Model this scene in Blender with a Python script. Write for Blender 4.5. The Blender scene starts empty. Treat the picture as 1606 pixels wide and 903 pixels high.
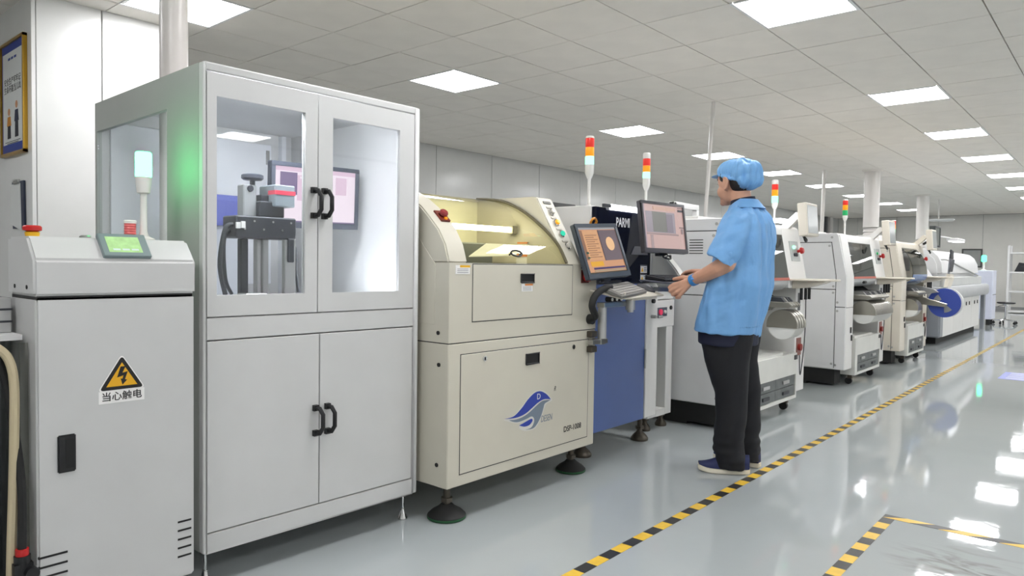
import bpy, bmesh, math, random
from mathutils import Matrix, Vector, noise
import numpy as np

S = bpy.context.scene
COL = S.collection
PI = math.pi

# ------------------------------------------------------------------ camera
F_PX, YAW, PITCH, ROLL, CAM_Z = 1121.76, 0.713574343, -0.0340943536, 0.0143392385, 1.12
fw = Vector((math.cos(YAW)*math.cos(PITCH), math.sin(YAW)*math.cos(PITCH), math.sin(PITCH)))
rt0 = Vector((math.sin(YAW), -math.cos(YAW), 0)); up0 = rt0.cross(fw)
rt = rt0*math.cos(ROLL) + up0*math.sin(ROLL); upv = up0*math.cos(ROLL) - rt0*math.sin(ROLL)
cam = bpy.data.cameras.new('camera'); cam.sensor_width = 36; cam.lens = F_PX*36/1606; cam.clip_start = .05
camo = bpy.data.objects.new('camera', cam); COL.objects.link(camo)
M = Matrix((rt, upv, -fw)).transposed().to_4x4(); M.translation = (0, 0, CAM_Z); camo.matrix_world = M
S.camera = camo

# ------------------------------------------------------------------ world, exposure
w = bpy.data.worlds.new('world'); S.world = w; w.use_nodes = True
w.node_tree.nodes['Background'].inputs[0].default_value = (.8, .85, .9, 1)
w.node_tree.nodes['Background'].inputs[1].default_value = .05
S.view_settings.view_transform = 'Standard'; S.view_settings.look = 'None'
S.view_settings.exposure = 0.2; S.view_settings.gamma = 1.0; S.view_settings.use_curve_mapping = False
PANEL_POWER = 23.0

# ------------------------------------------------------------------ materials
def lin(c):
    return tuple((x/255/12.92 if x/255 <= .04045 else ((x/255+.055)/1.055)**2.4) for x in c)
MATS = {}
def mat(name, rgb, rough=.45, metal=0, spec=.5, vary=.04, scale=6, bump=0, bscale=80, coat=0, emit=0, ecol=None):
    """rgb = sRGB 0-255 of the surface itself"""
    if name in MATS: return MATS[name]
    m = bpy.data.materials.new(name); m.use_nodes = True; nt = m.node_tree; b = nt.nodes['Principled BSDF']
    c = lin(rgb)
    tc = nt.nodes.new('ShaderNodeTexCoord')
    if vary:
        n = nt.nodes.new('ShaderNodeTexNoise'); n.inputs['Scale'].default_value = scale; n.inputs['Detail'].default_value = 4
        nt.links.new(tc.outputs['Object'], n.inputs['Vector'])
        r = nt.nodes.new('ShaderNodeValToRGB')
        r.color_ramp.elements[0].position = .3; r.color_ramp.elements[1].position = .7
        r.color_ramp.elements[0].color = tuple(x*(1-vary) for x in c)+(1,)
        r.color_ramp.elements[1].color = tuple(min(1, x*(1+vary)) for x in c)+(1,)
        nt.links.new(n.outputs['Fac'], r.inputs['Fac']); nt.links.new(r.outputs['Color'], b.inputs['Base Color'])
    else:
        b.inputs['Base Color'].default_value = c+(1,)
    b.inputs['Roughness'].default_value = rough; b.inputs['Metallic'].default_value = metal
    b.inputs['Specular IOR Level'].default_value = spec; b.inputs['Coat Weight'].default_value = coat
    if bump:
        n2 = nt.nodes.new('ShaderNodeTexNoise'); n2.inputs['Scale'].default_value = bscale; n2.inputs['Detail'].default_value = 3
        nt.links.new(tc.outputs['Object'], n2.inputs['Vector'])
        bp = nt.nodes.new('ShaderNodeBump'); bp.inputs['Strength'].default_value = bump; bp.inputs['Distance'].default_value = .01
        nt.links.new(n2.outputs['Fac'], bp.inputs['Height']); nt.links.new(bp.outputs['Normal'], b.inputs['Normal'])
    if emit:
        b.inputs['Emission Color'].default_value = lin(ecol or rgb)+(1,); b.inputs['Emission Strength'].default_value = emit
    MATS[name] = m; return m
def glass(name, rgb=(255, 255, 255), refl=.06, rough=.02):
    if name in MATS: return MATS[name]
    m = bpy.data.materials.new(name); m.use_nodes = True; nt = m.node_tree; nt.nodes.clear()
    o = nt.nodes.new('ShaderNodeOutputMaterial'); mx = nt.nodes.new('ShaderNodeMixShader')
    t = nt.nodes.new('ShaderNodeBsdfTransparent'); t.inputs[0].default_value = lin(rgb)+(1,)
    g = nt.nodes.new('ShaderNodeBsdfGlossy'); g.inputs['Roughness'].default_value = rough
    f = nt.nodes.new('ShaderNodeLayerWeight'); f.inputs['Blend'].default_value = .5
    pw5 = nt.nodes.new('ShaderNodeMath'); pw5.operation = 'POWER'; pw5.inputs[1].default_value = 4.5; nt.links.new(f.outputs['Facing'], pw5.inputs[0])
    mp = nt.nodes.new('ShaderNodeMapRange'); mp.inputs['To Min'].default_value = refl*.6; mp.inputs['To Max'].default_value = .8
    nt.links.new(pw5.outputs[0], mp.inputs['Value']); nt.links.new(mp.outputs[0], mx.inputs[0])
    nt.links.new(t.outputs[0], mx.inputs[1]); nt.links.new(g.outputs[0], mx.inputs[2]); nt.links.new(mx.outputs[0], o.inputs[0])
    MATS[name] = m; return m
def emis(name, rgb, strength):
    if name in MATS: return MATS[name]
    m = bpy.data.materials.new(name); m.use_nodes = True; nt = m.node_tree; nt.nodes.clear()
    o = nt.nodes.new('ShaderNodeOutputMaterial'); e = nt.nodes.new('ShaderNodeEmission')
    e.inputs[0].default_value = lin(rgb)+(1,); e.inputs[1].default_value = strength
    nt.links.new(e.outputs[0], o.inputs[0]); MATS[name] = m; return m

white = mat('white_paint', (226, 226, 226), .38, vary=.02)
greyw = mat('cabinet_grey_paint', (203, 203, 202), .42, vary=.02, bump=.03, bscale=400)
loadw = mat('loader_grey_paint', (198, 198, 197), .4, vary=.025)
beige = mat('cream_paint', (204, 199, 184), .36, vary=.02)
cream2 = mat('pale_cream_paint', (220, 213, 199), .4, vary=.02)
mwhite = mat('machine_white_paint', (226, 225, 222), .35, vary=.015)
navy = mat('blue_panel_paint', (82, 107, 168), .4, vary=.03)
black = mat('black_plastic', (22, 22, 24), .45)
dark = mat('dark_grey_plastic', (52, 55, 60), .5)
rubber = mat('black_rubber', (28, 28, 28), .7)
seam = mat('seam_shadow_gap', (70, 70, 68), .8)
steel = mat('brushed_steel', (180, 180, 178), .3, metal=1)
alu = mat('aluminium_profile', (190, 190, 190), .4, metal=.8)
chrome = mat('chrome', (215, 215, 215), .12, metal=1)
iron = mat('dark_iron', (92, 86, 78), .45, metal=.8)
red = mat('red_plastic', (190, 30, 30), .4)
redlens = mat('red_lens', (205, 45, 35), .3, emit=.25, ecol=(255, 50, 40))
amber = mat('amber_lens', (240, 150, 20), .3, emit=.35, ecol=(255, 160, 20))
greenon = emis('green_lens_lit', (150, 255, 205), 2.2)
greenoff = mat('green_lens', (30, 150, 90), .3, emit=.2, ecol=(40, 200, 110))
lampwhite = mat('lamp_housing', (232, 230, 225), .45)
labelw = mat('white_label', (238, 236, 234), .5, vary=0)
labely = mat('yellow_label', (235, 180, 30), .5, vary=0)
labelk = mat('label_print', (80, 80, 90), .6, vary=0)
ink = mat('black_ink', (20, 18, 18), .5, vary=0)
clear = glass('clear_glass', (250, 252, 252))
tint = glass('yellow_tinted_acrylic', (246, 243, 218), .06)
smoke = glass('smoked_acrylic', (205, 207, 206), .08)
acryl = glass('hazy_acrylic', (225, 225, 222), .08, .15)

# ------------------------------------------------------------------ mesh builder
class B:
    def __init__(s): s.v = []; s.f = []; s.m = []; s.mi = 0
    def face(s, *idx): s.f.append(idx); s.m.append(s.mi)
    def add(s, pts, faces):
        o = len(s.v); s.v += [tuple(p) for p in pts]
        for f in faces: s.face(*[o+i for i in f])
        return s
    def box(s, a, b):
        x0, y0, z0 = [min(p, q) for p, q in zip(a, b)]; x1, y1, z1 = [max(p, q) for p, q in zip(a, b)]
        return s.add([(x0,y0,z0),(x1,y0,z0),(x1,y1,z0),(x0,y1,z0),(x0,y0,z1),(x1,y0,z1),(x1,y1,z1),(x0,y1,z1)],
              [(3,2,1,0),(4,5,6,7),(0,1,5,4),(1,2,6,5),(2,3,7,6),(3,0,4,7)])
    def prism(s, pts, axis, lo, hi):
        n = len(pts); area = sum(pts[i][0]*pts[(i+1) % n][1]-pts[(i+1) % n][0]*pts[i][1] for i in range(n))
        if (area < 0) != (axis == 'y'): pts = pts[::-1]
        def P(p, h): return (h,p[0],p[1]) if axis == 'x' else (p[0],h,p[1]) if axis == 'y' else (p[0],p[1],h)
        V = [P(p, lo) for p in pts]+[P(p, hi) for p in pts]
        return s.add(V, [tuple(range(n))[::-1], tuple(range(n, 2*n))]+[(i, (i+1) % n, n+(i+1) % n, n+i) for i in range(n)])
    def loft(s, rings, cap=True, close=True):
        o = len(s.v); n = len(rings[0])
        for r in rings: s.v += [tuple(p) for p in r]
        for k in range(len(rings)-1):
            for i in range(n if close else n-1):
                j = (i+1) % n; s.face(o+k*n+i, o+k*n+j, o+(k+1)*n+j, o+(k+1)*n+i)
        if cap:
            s.face(*[o+i for i in range(n)][::-1]); s.face(*[o+(len(rings)-1)*n+i for i in range(n)])
        return s
    def cyl(s, p0, p1, r0, r1=None, n=16, cap=True):
        p0, p1 = Vector(p0), Vector(p1); r1 = r0 if r1 is None else r1
        d = (p1-p0).normalized(); a = d.orthogonal().normalized(); b = d.cross(a)
        return s.loft([[p+a*r*math.cos(2*PI*i/n)+b*r*math.sin(2*PI*i/n) for i in range(n)] for p, r in ((p0, r0), (p1, r1))], cap)
    def tube(s, path, r, n=8, cap=True):
        path = [Vector(p) for p in path]; rs = r if isinstance(r, (list, tuple)) else [r]*len(path); rings = []
        t0 = (path[1]-path[0]).normalized(); a = t0.orthogonal().normalized()
        for i, p in enumerate(path):
            t = (path[min(i+1, len(path)-1)]-path[max(i-1, 0)]).normalized()
            a = (a-t*a.dot(t)).normalized(); b = t.cross(a)
            rings.append([p+a*rs[i]*math.cos(2*PI*k/n)+b*rs[i]*math.sin(2*PI*k/n) for k in range(n)])
        return s.loft(rings, cap)
    def lathe(s, c, prof, n=20, axis='z'):
        def P(r, h, t):
            x, y = r*math.cos(t), r*math.sin(t)
            return (c[0]+x,c[1]+y,c[2]+h) if axis == 'z' else (c[0]+h,c[1]+x,c[2]+y) if axis == 'x' else (c[0]+y,c[1]+h,c[2]+x)
        return s.loft([[P(max(r, 1e-4), h, 2*PI*i/n) for i in range(n)] for r, h in prof], True)
    def ball(s, c, r, nu=16, nv=10):
        if not isinstance(r, (list, tuple)): r = (r, r, r)
        prof = [(math.sin(PI*(k+.0)/nv), -math.cos(PI*k/nv)) for k in range(nv+1)]
        return s.loft([[(c[0]+r[0]*max(q, .01)*math.cos(2*PI*i/nu), c[1]+r[1]*max(q, .01)*math.sin(2*PI*i/nu), c[2]+r[2]*h) for i in range(nu)] for q, h in prof], True)
    def mat4(s, M, start=0):
        for i in range(start, len(s.v)): s.v[i] = tuple(M @ Vector(s.v[i]))
        return s
def smooth_path(pts, n=6):
    pts = [Vector(p) for p in pts]; out = []
    for i in range(len(pts)-1):
        p0, p1, p2, p3 = pts[max(i-1, 0)], pts[i], pts[i+1], pts[min(i+2, len(pts)-1)]
        for k in range(n):
            t = k/n
            out.append(.5*((2*p1)+(p2-p0)*t+(2*p0-5*p1+4*p2-p3)*t*t+(3*p1-p0-3*p2+p3)*t**3))
    return out+[pts[-1]]

WM = {}          # world matrix of every object built (for parenting)
def mesh_of(name, b, mats, bevel=0, seg=1, angle=35):
    me = bpy.data.meshes.new(name); me.from_pydata(b.v, [], b.f)
    for mm in (mats if isinstance(mats, (list, tuple)) else [mats]): me.materials.append(mm)
    me.polygons.foreach_set('material_index', b.m)
    if not bevel:
        bm = bmesh.new(); bm.from_mesh(me); bmesh.ops.recalc_face_normals(bm, faces=bm.faces); bm.to_mesh(me); bm.free()
    if bevel:
        bm = bmesh.new(); bm.from_mesh(me); bmesh.ops.remove_doubles(bm, verts=bm.verts, dist=1e-6); bmesh.ops.recalc_face_normals(bm, faces=bm.faces)
        ed = [e for e in bm.edges if len(e.link_faces) == 2 and e.calc_face_angle(0) > .6]
        bmesh.ops.bevel(bm, geom=ed, offset=bevel, segments=seg, affect='EDGES', clamp_overlap=True)
        bm.to_mesh(me); bm.free()
    me.polygons.foreach_set('use_smooth', [True]*len(me.polygons))
    me.set_sharp_from_angle(angle=math.radians(angle)); me.update()
    return me
def build(name, b, mats, parent=None, bevel=0, seg=1, angle=35, local=False, label=None):
    if parent is not None and not local:
        inv = WM[parent.name].inverted(); b.v = [tuple(inv @ Vector(p)) for p in b.v]
    o = bpy.data.objects.new(name, mesh_of(name, b, mats, bevel, seg, angle)); COL.objects.link(o)
    if parent is not None: o.parent = parent; WM[o.name] = WM[parent.name]
    else: WM[o.name] = Matrix()
    if label: o['label'] = label
    return o
def child_mesh(name, me, parent, M=None):
    o = bpy.data.objects.new(name, me); COL.objects.link(o); o.parent = parent
    if M is not None: o.matrix_local = M
    WM[o.name] = WM[parent.name] @ (M or Matrix()); return o
def tag(o, label, cat, group=None):
    o['label'] = label; o['category'] = cat
    if group: o['group'] = group
    return o
def struct(name, b, mats, parent=None, **k):
    o = build(name, b, mats, parent, **k)
    if parent is None: o['kind'] = 'structure'
    return o
def thing(name, label, cat, loc=(0, 0, 0), rotz=0, group=None):
    o = bpy.data.objects.new(name, None); COL.objects.link(o); o.empty_display_size = .1
    o.location = loc; o.rotation_euler = (0, 0, rotz); WM[o.name] = Matrix.Translation(loc) @ Matrix.Rotation(rotz, 4, 'Z')
    return tag(o, label, cat, group)
def single(name, b, mats, label, cat, group=None, **k):
    return tag(build(name, b, mats, None, **k), label, cat, group)
def copy_thing(o, loc, label, rotz=None):
    def rec(a, par):
        c = a.copy(); COL.objects.link(c)
        if par is not None: c.parent = par
        for ch in list(a.children): rec(ch, c)
        return c
    r = rec(o, None); r.location = loc; r['label'] = label
    if rotz is not None: r.rotation_euler[2] = rotz
    return r
def text(name, s, size, mtx, m, parent, ext=.0003, shear=0, wscale=1, bold=0):
    """flat lettering; mtx places text plane (x right, y up, z out) in world"""
    cu = bpy.data.curves.new(name, 'FONT'); cu.body = s; cu.size = size; cu.extrude = ext; cu.shear = shear
    cu.align_x = 'CENTER'; cu.align_y = 'CENTER'; cu.resolution_u = 3; cu.offset = size*bold
    t = bpy.data.objects.new(name+'_src', cu); COL.objects.link(t)
    bpy.context.view_layer.update()
    me = bpy.data.meshes.new_from_object(t.evaluated_get(bpy.context.evaluated_depsgraph_get()))
    bpy.data.objects.remove(t); me.materials.clear(); me.materials.append(m)
    me.transform((WM[parent.name].inverted() if parent else Matrix()) @ mtx @ Matrix.Diagonal((wscale, 1, 1, 1)))
    me.name = name
    o = bpy.data.objects.new(name, me); COL.objects.link(o); o.parent = parent; WM[o.name] = WM[parent.name]
    return o
def plane_m(o, xdir, ydir):
    x = Vector(xdir).normalized(); y = Vector(ydir).normalized(); z = x.cross(y)
    m = Matrix((x, y, z)).transposed().to_4x4(); m.translation = o; return m
FRONT = lambda x, y, z: plane_m((x, y, z), (1, 0, 0), (0, 0, 1))     # faces -Y
def remeshed(name, b, m, voxel, smooth=2, fac=.5, parent=None, warp=None):
    me = bpy.data.meshes.new(name); me.from_pydata(b.v, [], b.f)
    t = bpy.data.objects.new(name+'_src', me); COL.objects.link(t)
    md = t.modifiers.new('r', 'REMESH'); md.mode = 'VOXEL'; md.voxel_size = voxel
    bpy.context.view_layer.update()
    e = bpy.data.meshes.new_from_object(t.evaluated_get(bpy.context.evaluated_depsgraph_get()))
    bpy.data.objects.remove(t)
    bm = bmesh.new(); bm.from_mesh(e)
    for _ in range(smooth): bmesh.ops.smooth_vert(bm, verts=bm.verts, factor=fac, use_axis_x=True, use_axis_y=True, use_axis_z=True)
    if warp:
        bm.normal_update()
        mv = [(v, warp(v.co, v.normal)) for v in bm.verts]
        for v, c in mv: v.co = c
    if parent is not None: bm.transform(WM[parent.name].inverted())
    bm.to_mesh(e); bm.free()
    e.materials.clear(); e.materials.append(m); e.polygons.foreach_set('use_smooth', [True]*len(e.polygons))
    e.name = name
    o = bpy.data.objects.new(name, e); COL.objects.link(o)
    if parent is not None: o.parent = parent; WM[o.name] = WM[parent.name]
    else: WM[o.name] = Matrix()
    return o
# ------------------------------------------------------------------ setting
CZ = 2.737; X0, Y0 = 3.628, 3.1305
def floor_mat():
    m = bpy.data.materials.new('grey_epoxy_floor'); m.use_nodes = True; nt = m.node_tree; b = nt.nodes['Principled BSDF']; L = nt.links
    tc = nt.nodes.new('ShaderNodeTexCoord')
    n1 = nt.nodes.new('ShaderNodeTexNoise'); n1.inputs['Scale'].default_value = .55; n1.inputs['Detail'].default_value = 6
    L.new(tc.outputs['Object'], n1.inputs['Vector'])
    r = nt.nodes.new('ShaderNodeValToRGB'); e = r.color_ramp.elements
    e[0].position = .3; e[1].position = .75; e[0].color = lin((164, 170, 171))+(1,); e[1].color = lin((178, 183, 183))+(1,)
    L.new(n1.outputs['Fac'], r.inputs['Fac'])
    # scuffed dirt near the marked corner: streaky stain with its own shape
    mp = nt.nodes.new('ShaderNodeMapping'); mp.inputs['Location'].default_value = (-3.12, -.42, 0); mp.inputs['Scale'].default_value = (1, 1, 1)
    L.new(tc.outputs['Object'], mp.inputs['Vector'])
    sp = nt.nodes.new('ShaderNodeMapping'); sp.inputs['Scale'].default_value = (3.4, 3.2, 1); L.new(mp.outputs[0], sp.inputs['Vector'])
    gr = nt.nodes.new('ShaderNodeTexGradient'); gr.gradient_type = 'SPHERICAL'; L.new(sp.outputs[0], gr.inputs['Vector'])
    st = nt.nodes.new('ShaderNodeMapping'); st.inputs['Rotation'].default_value = (0, 0, .9); st.inputs['Scale'].default_value = (9, 3, 1); L.new(tc.outputs['Object'], st.inputs['Vector'])
    n2 = nt.nodes.new('ShaderNodeTexNoise'); n2.inputs['Scale'].default_value = 1.6; n2.inputs['Detail'].default_value = 7; n2.inputs['Distortion'].default_value = 1.2; L.new(st.outputs[0], n2.inputs['Vector'])
    r2 = nt.nodes.new('ShaderNodeValToRGB'); r2.color_ramp.elements[0].position = .45; r2.color_ramp.elements[1].position = .75; L.new(n2.outputs['Fac'], r2.inputs['Fac'])
    mu = nt.nodes.new('ShaderNodeMath'); mu.operation = 'MULTIPLY'; L.new(gr.outputs['Fac'], mu.inputs[0]); L.new(r2.outputs['Color'], mu.inputs[1])
    mx = nt.nodes.new('ShaderNodeMix'); mx.data_type = 'RGBA'; L.new(mu.outputs[0], mx.inputs['Factor']); L.new(r.outputs['Color'], mx.inputs['A']); mx.inputs['B'].default_value = lin((96, 82, 76))+(1,)
    L.new(mx.outputs['Result'], b.inputs['Base Color'])
    n3 = nt.nodes.new('ShaderNodeTexNoise'); n3.inputs['Scale'].default_value = 2.5; n3.inputs['Detail'].default_value = 8; n3.inputs['Roughness'].default_value = .62
    L.new(tc.outputs['Object'], n3.inputs['Vector'])
    rr = nt.nodes.new('ShaderNodeMapRange'); rr.inputs['To Min'].default_value = .012; rr.inputs['To Max'].default_value = .05; L.new(n3.outputs['Fac'], rr.inputs['Value'])
    L.new(rr.outputs[0], b.inputs['Roughness'])
    bp = nt.nodes.new('ShaderNodeBump'); bp.inputs['Strength'].default_value = .045; bp.inputs['Distance'].default_value = .02; L.new(n3.outputs['Fac'], bp.inputs['Height']); L.new(bp.outputs['Normal'], b.inputs['Normal'])
    b.inputs['Specular IOR Level'].default_value = .55
    return m
fb = B(); fb.box((-3, -5, -.1), (25, 7.4, 0)); struct('floor', fb, floor_mat())

tilem = mat('ceiling_tile', (236, 231, 223), .75, vary=.03, scale=4, bump=.25, bscale=260)
gridm = mat('ceiling_grid', (96, 92, 88), .7)
cb = B(); cb.box((-3, -5, CZ+.016), (25, 7.4, CZ+.12)); ceil = struct('ceiling', cb, gridm)
LIGHTS = {}
for row, j in (('left', -3), ('right', 2), ('near', 7), ('far', 12)):
    for i in (-7, -3, 1, 6, 10, 14, 18, 22, 26, 30): LIGHTS[(i, j)] = row
cells = []
for i in range(-11, 36):
    for j in range(-7, 13):
        xa, ya = X0+.6*i, Y0-.6*j
        if (i, j) in LIGHTS or xa+.6 > 25.01 or ya > 7.4: continue
        cx, cy = xa+.3, ya-.3
        d = Vector((cx, cy, CZ-CAM_Z)); z = d.dot(fw)
        vis = z > .5 and abs(d.dot(rt)/z) < .78 and -.1 < d.dot(upv)/z < .44
        cells.append((not vis, d.length, xa, ya))
cells.sort()
tb = B(); tb.box((-.296, -.296, 0), (.296, .296, .016)); tme = mesh_of('ceiling_tile', tb, tilem)
rest = B()
for k, (nv, dl, xa, ya) in enumerate(cells):
    random.seed(k); dz = random.uniform(-.0012, .0012)
    if k < 300 and not nv:
        child_mesh('ceiling_tile', tme, ceil, Matrix.Translation((xa+.3, ya-.3, CZ+dz)))
    else: rest.box((xa+.004, ya-.596, CZ), (xa+.596, ya-.004, CZ+.016))
ro = build('ceiling_tile_field', rest, tilem, ceil); ro['kind'] = 'stuff'

diff = emis('light_panel_diffuser', (253, 253, 255), PANEL_POWER)
frm = mat('light_panel_frame', (235, 235, 235), .4)
lf = B()
for a, b_ in (((-.3, -.3), (.3, -.275)), ((-.3, .275), (.3, .3)), ((-.3, -.275), (-.275, .275)), ((.275, -.275), (.3, .275))):
    lf.box((a[0]+.003, a[1]+.003, -.004), (b_[0]-.003, b_[1]-.003, .014))
ldb = B(); ldb.box((-.276, -.276, 0), (.276, .276, .008))
lfm = mesh_of('frame', lf, frm); ldm = mesh_of('diffuser', ldb, diff)
ORD = ['first', 'second', 'third', 'fourth', 'fifth', 'sixth', 'seventh', 'eighth', 'ninth', 'tenth', 'eleventh']
for row, j, what in (('left', -3, 'machine line row'), ('right', 2, 'striped tape row'), ('near', 7, 'row on the aisle side'), ('far', 12, 'row by the near wall')):
    for n, i in enumerate((-7, -3, 1, 6, 10, 14, 18, 22, 26, 30)):
        if X0+.6*i > 24.39: continue
        t = thing('ceiling_light', 'lit square ceiling panel, %s from the cabinet end, %s' % (ORD[n], what), 'ceiling light', (X0+.6*i+.3, Y0-.6*j-.3, CZ), 0, 'lit panels in the '+what)
        child_mesh('frame', lfm, t); child_mesh('diffuser', ldm, t)

wallm = mat('white_wall_panel', (226, 226, 224), .17, vary=.015, spec=.5)
coren = mat('wall_panel_joint', (150, 150, 148), .6)
def panel_wall(name, axis, pos, sgn, lo, hi, start, step=1.15, z1=CZ+.016, m_=None):
    """slab with proud panels; sgn = side the panels face"""
    bb = B()
    if axis == 'y': bb.box((lo, pos-sgn*.012, 0), (hi, pos-sgn*.1, z1))
    else: bb.box((pos-sgn*.012, lo, 0), (pos-sgn*.1, hi, z1))
    w_ = struct(name, bb, coren)
    a = start
    while a > lo: a -= step
    while a < hi:
        p, q = max(a, lo)+.004, min(a+step, hi)-.004
        if q-p > .03:
            b2 = B()
            if axis == 'y': b2.box((p, pos, 0), (q, pos-sgn*.012, z1))
            else: b2.box((pos, p, 0), (pos-sgn*.012, q, z1))
            build('wall_panel', b2, m_ or wallm, w_, bevel=.002)
        a += step
    return w_
panel_wall('wall_back', 'y', 7.4, -1, 2.2, 25, 6.893)
panel_wall('wall_end', 'x', 25, -1, -5, 7.4, 1.05, m_=mat('end_wall_panel', (246, 244, 238), .35, vary=.015))
panel_wall('wall_left_front', 'y', 5.15, -1, 1.431, 2.24, 1.808)
panel_wall('wall_left_side', 'x', 1.411, -1, 5.163, 7.4, 5.163, 1.2)
panel_wall('wall_left', 'y', 7.4, -1, -3, 1.3, 0)
panel_wall('wall_near', 'y', -5, 1, -3, 25, 0, 2.3)
panel_wall('wall_start', 'x', -3, 1, -5, 7.4, 0, 2.3)
bb = B(); bb.box((2.14, 5.162, 0), (2.24, 7.4, CZ+.016)); struct('wall_left_return', bb, wallm)
b = B(); b.box((1.408, 5.147, 0), (1.43, 5.17, CZ+.016)); struct('trim_2', b, wallm)
bb = B(); bb.box((24.94, -4.9, 0), (24.999, 7.39, .08)); struct('baseboard_end', bb, mat('grey_baseboard', (170, 170, 170), .5))

# floor tapes: flat print, alternating stripes
tY = mat('yellow_tape', (232, 190, 62), .35, vary=.06, scale=30); tK = mat('black_tape', (44, 44, 44), .35, vary=.15, scale=30)
b = B(); x = 1.37; k = 0
while x < 24.9:
    b.mi = k % 2; b.box((x, 1.462+.002*x, 0.0005), (x+.083, 1.512+.002*x, .0012)); x += .083; k += 1
single('floor_tape', b, [tY, tK], 'long yellow and black striped tape running along the whole machine aisle', 'floor tape')
b = B(); x = 3.52; k = 1
while x > 1.2:
    b.mi = k % 2; b.box((x-.08, .765, .0005), (x, .815, .0012)); x -= .08; k += 1
single('floor_tape', b, [tY, tK], 'short yellow and black striped tape ending at a floor corner in front', 'floor tape')
b = B()
for k in range(-1, 16):
    b.mi = k % 2; y = .815-.11*k
    # diagonal stripes on the cross tape
    ya, yb = y, y-.11
    P_ = lambda yy: min(.815, yy)
    b.prism([(3.521, P_(ya)), (3.571, P_(ya-.09)), (3.571, P_(yb-.09)), (3.521, P_(yb))], 'z', .0005, .0012)
single('floor_tape', b, [tY, tK], 'cross tape with slanted yellow and black stripes meeting the floor corner', 'floor tape')
b = B(); bl = mat('blue_floor_print', (120, 130, 205), .4, vary=.2, scale=40)
b.box((8.9, .62, .0004), (9.55, 1.02, .001)); fm = single('floor_marking', b, bl, 'faint worn blue floor sign lying between tape and aisle', 'floor sign')
for q in range(4):
    b = B(); b.box((8.96+.15*q, .68, .001), (9.05+.15*q, .96, .0016)); build('sign_stroke', b, mat('pale_floor_print', (172, 176, 205), .4), fm)

# poles and ducts
pvc = mat('white_pvc', (226, 222, 218), .3, vary=.015)
def duct(x, y, r, zb, label):
    t = thing('exhaust_duct', label, 'duct', (x, y, zb), 0, 'round exhaust ducts over the far machines')
    b = B(); b.cyl((x, y, zb+.22), (x, y, CZ), r, n=28); build('duct_pipe', b, pvc, t)
    b = B()
    prof = []
    for k in range(9): prof += [(r*(.86 if k % 2 else 1.02), .025*k)]
    b.lathe((x, y, zb), prof, 28); build('flexible_sleeve', b, pvc, t)
    b = B(); b.lathe((x, y, CZ-.03), [(r, 0), (r+.03, .01), (r+.05, .03)], 28); build('ceiling_collar', b, tilem, t)
duct(12.8, 3.277, .12, 1.58, 'large white round duct dropping from ceiling behind the second mounting machine')
duct(17.674, 3.49, .12, 1.56, 'slimmer white round duct farther back, dropping above the oven')
def pole(x, y, z0, z1, r, label, dx=0):
    b = B(); b.cyl((x+dx, y, z0), (x, y, z1), r, n=10)
    return single('ceiling_pole', b, pvc, label, 'pole', 'thin white poles hanging from the ceiling')
pole(6.65, 3.168, 1.44, CZ, .018, 'thin white pole rising to the ceiling right beside the worker\'s cap', -.14)
pole(12.37, 3.9, 1.0, CZ, .03, 'thin white pole left of the large round duct', -.1)
pole(18.98, 3.42, 2.29, CZ, .014, 'short thin white pole holding the hanging tube lamp')
t = thing('hanging_lamp', 'long white tube lamp hanging below short ceiling pole near end wall', 'lamp', (18.98, 3.42, 2.25))
b = B(); b.prism([(3.1, 2.262), (3.12, 2.29), (3.72, 2.29), (3.74, 2.262)], 'x', 18.9, 19.06); build('housing', b, white, t)
b = B(); b.cyl((18.98, 3.12, 2.25), (18.98, 3.72, 2.25), .016, n=10); build('tube', b, white, t)
b = B(); b.box((23.48, 7.3, .0), (23.6, 7.4, CZ)); struct('trim_1', b, mat('dark_trim', (90, 92, 95), .5))
b = B(); b.cyl((23.9, 7.3, 0), (23.9, 7.3, CZ), .07, n=14); single('wall_pipe', b, pvc, 'white vertical pipe standing against the back wall', 'pipe')

# poster and clipboard on the side of the wall block (plane X = 1.411, faces -X)
SIDE = lambda y, z, x=1.4: plane_m((x, y, z), (0, -1, 0), (0, 0, 1))
t = thing('poster', 'framed safety poster with blue border and gold edge on side wall', 'poster', (1.41, 5.5, 1.78))
gold = mat('gold_frame', (190, 150, 60), .3, metal=.9); pb = mat('poster_blue', (36, 58, 140), .5, vary=0); pw = mat('poster_white', (214, 216, 214), .5, vary=0)
ya, yb, za, zb = 5.235, 5.735, 1.775, 2.51
b = B()
for q in ((ya, za, ya+.018, zb), (yb-.018, za, yb, zb), (ya, za, yb, za+.018), (ya, zb-.018, yb, zb)): b.box((1.385, q[0], q[1]), (1.410, q[2], q[3]))
build('frame', b, gold, t)
b = B(); b.box((1.396, ya+.018, za+.018), (1.408, yb-.018, zb-.018)); build('border', b, pb, t)
b = B(); b.box((1.394, ya+.045, za+.075), (1.396, yb-.045, zb-.07)); build('sheet', b, pw, t)
text('lettering', '安全生产牢牢记\n生命不能当儿戏', .051, SIDE((ya+yb)/2, 2.225, 1.3935), ink, t)
text('heading', '▰ ▰ ▰', .05, SIDE((ya+yb)/2, 2.40, 1.3935), pb, t)
sk = mat('poster_skin', (205, 150, 110), .6, vary=0)
b = B(); b.box((1.3925, ya+.09, 1.862), (1.3938, yb-.09, 1.866)); b.box((1.3925, ya+.13, 1.852), (1.3938, yb-.13, 1.856)); build('small_print', b, labelk, t)
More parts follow.
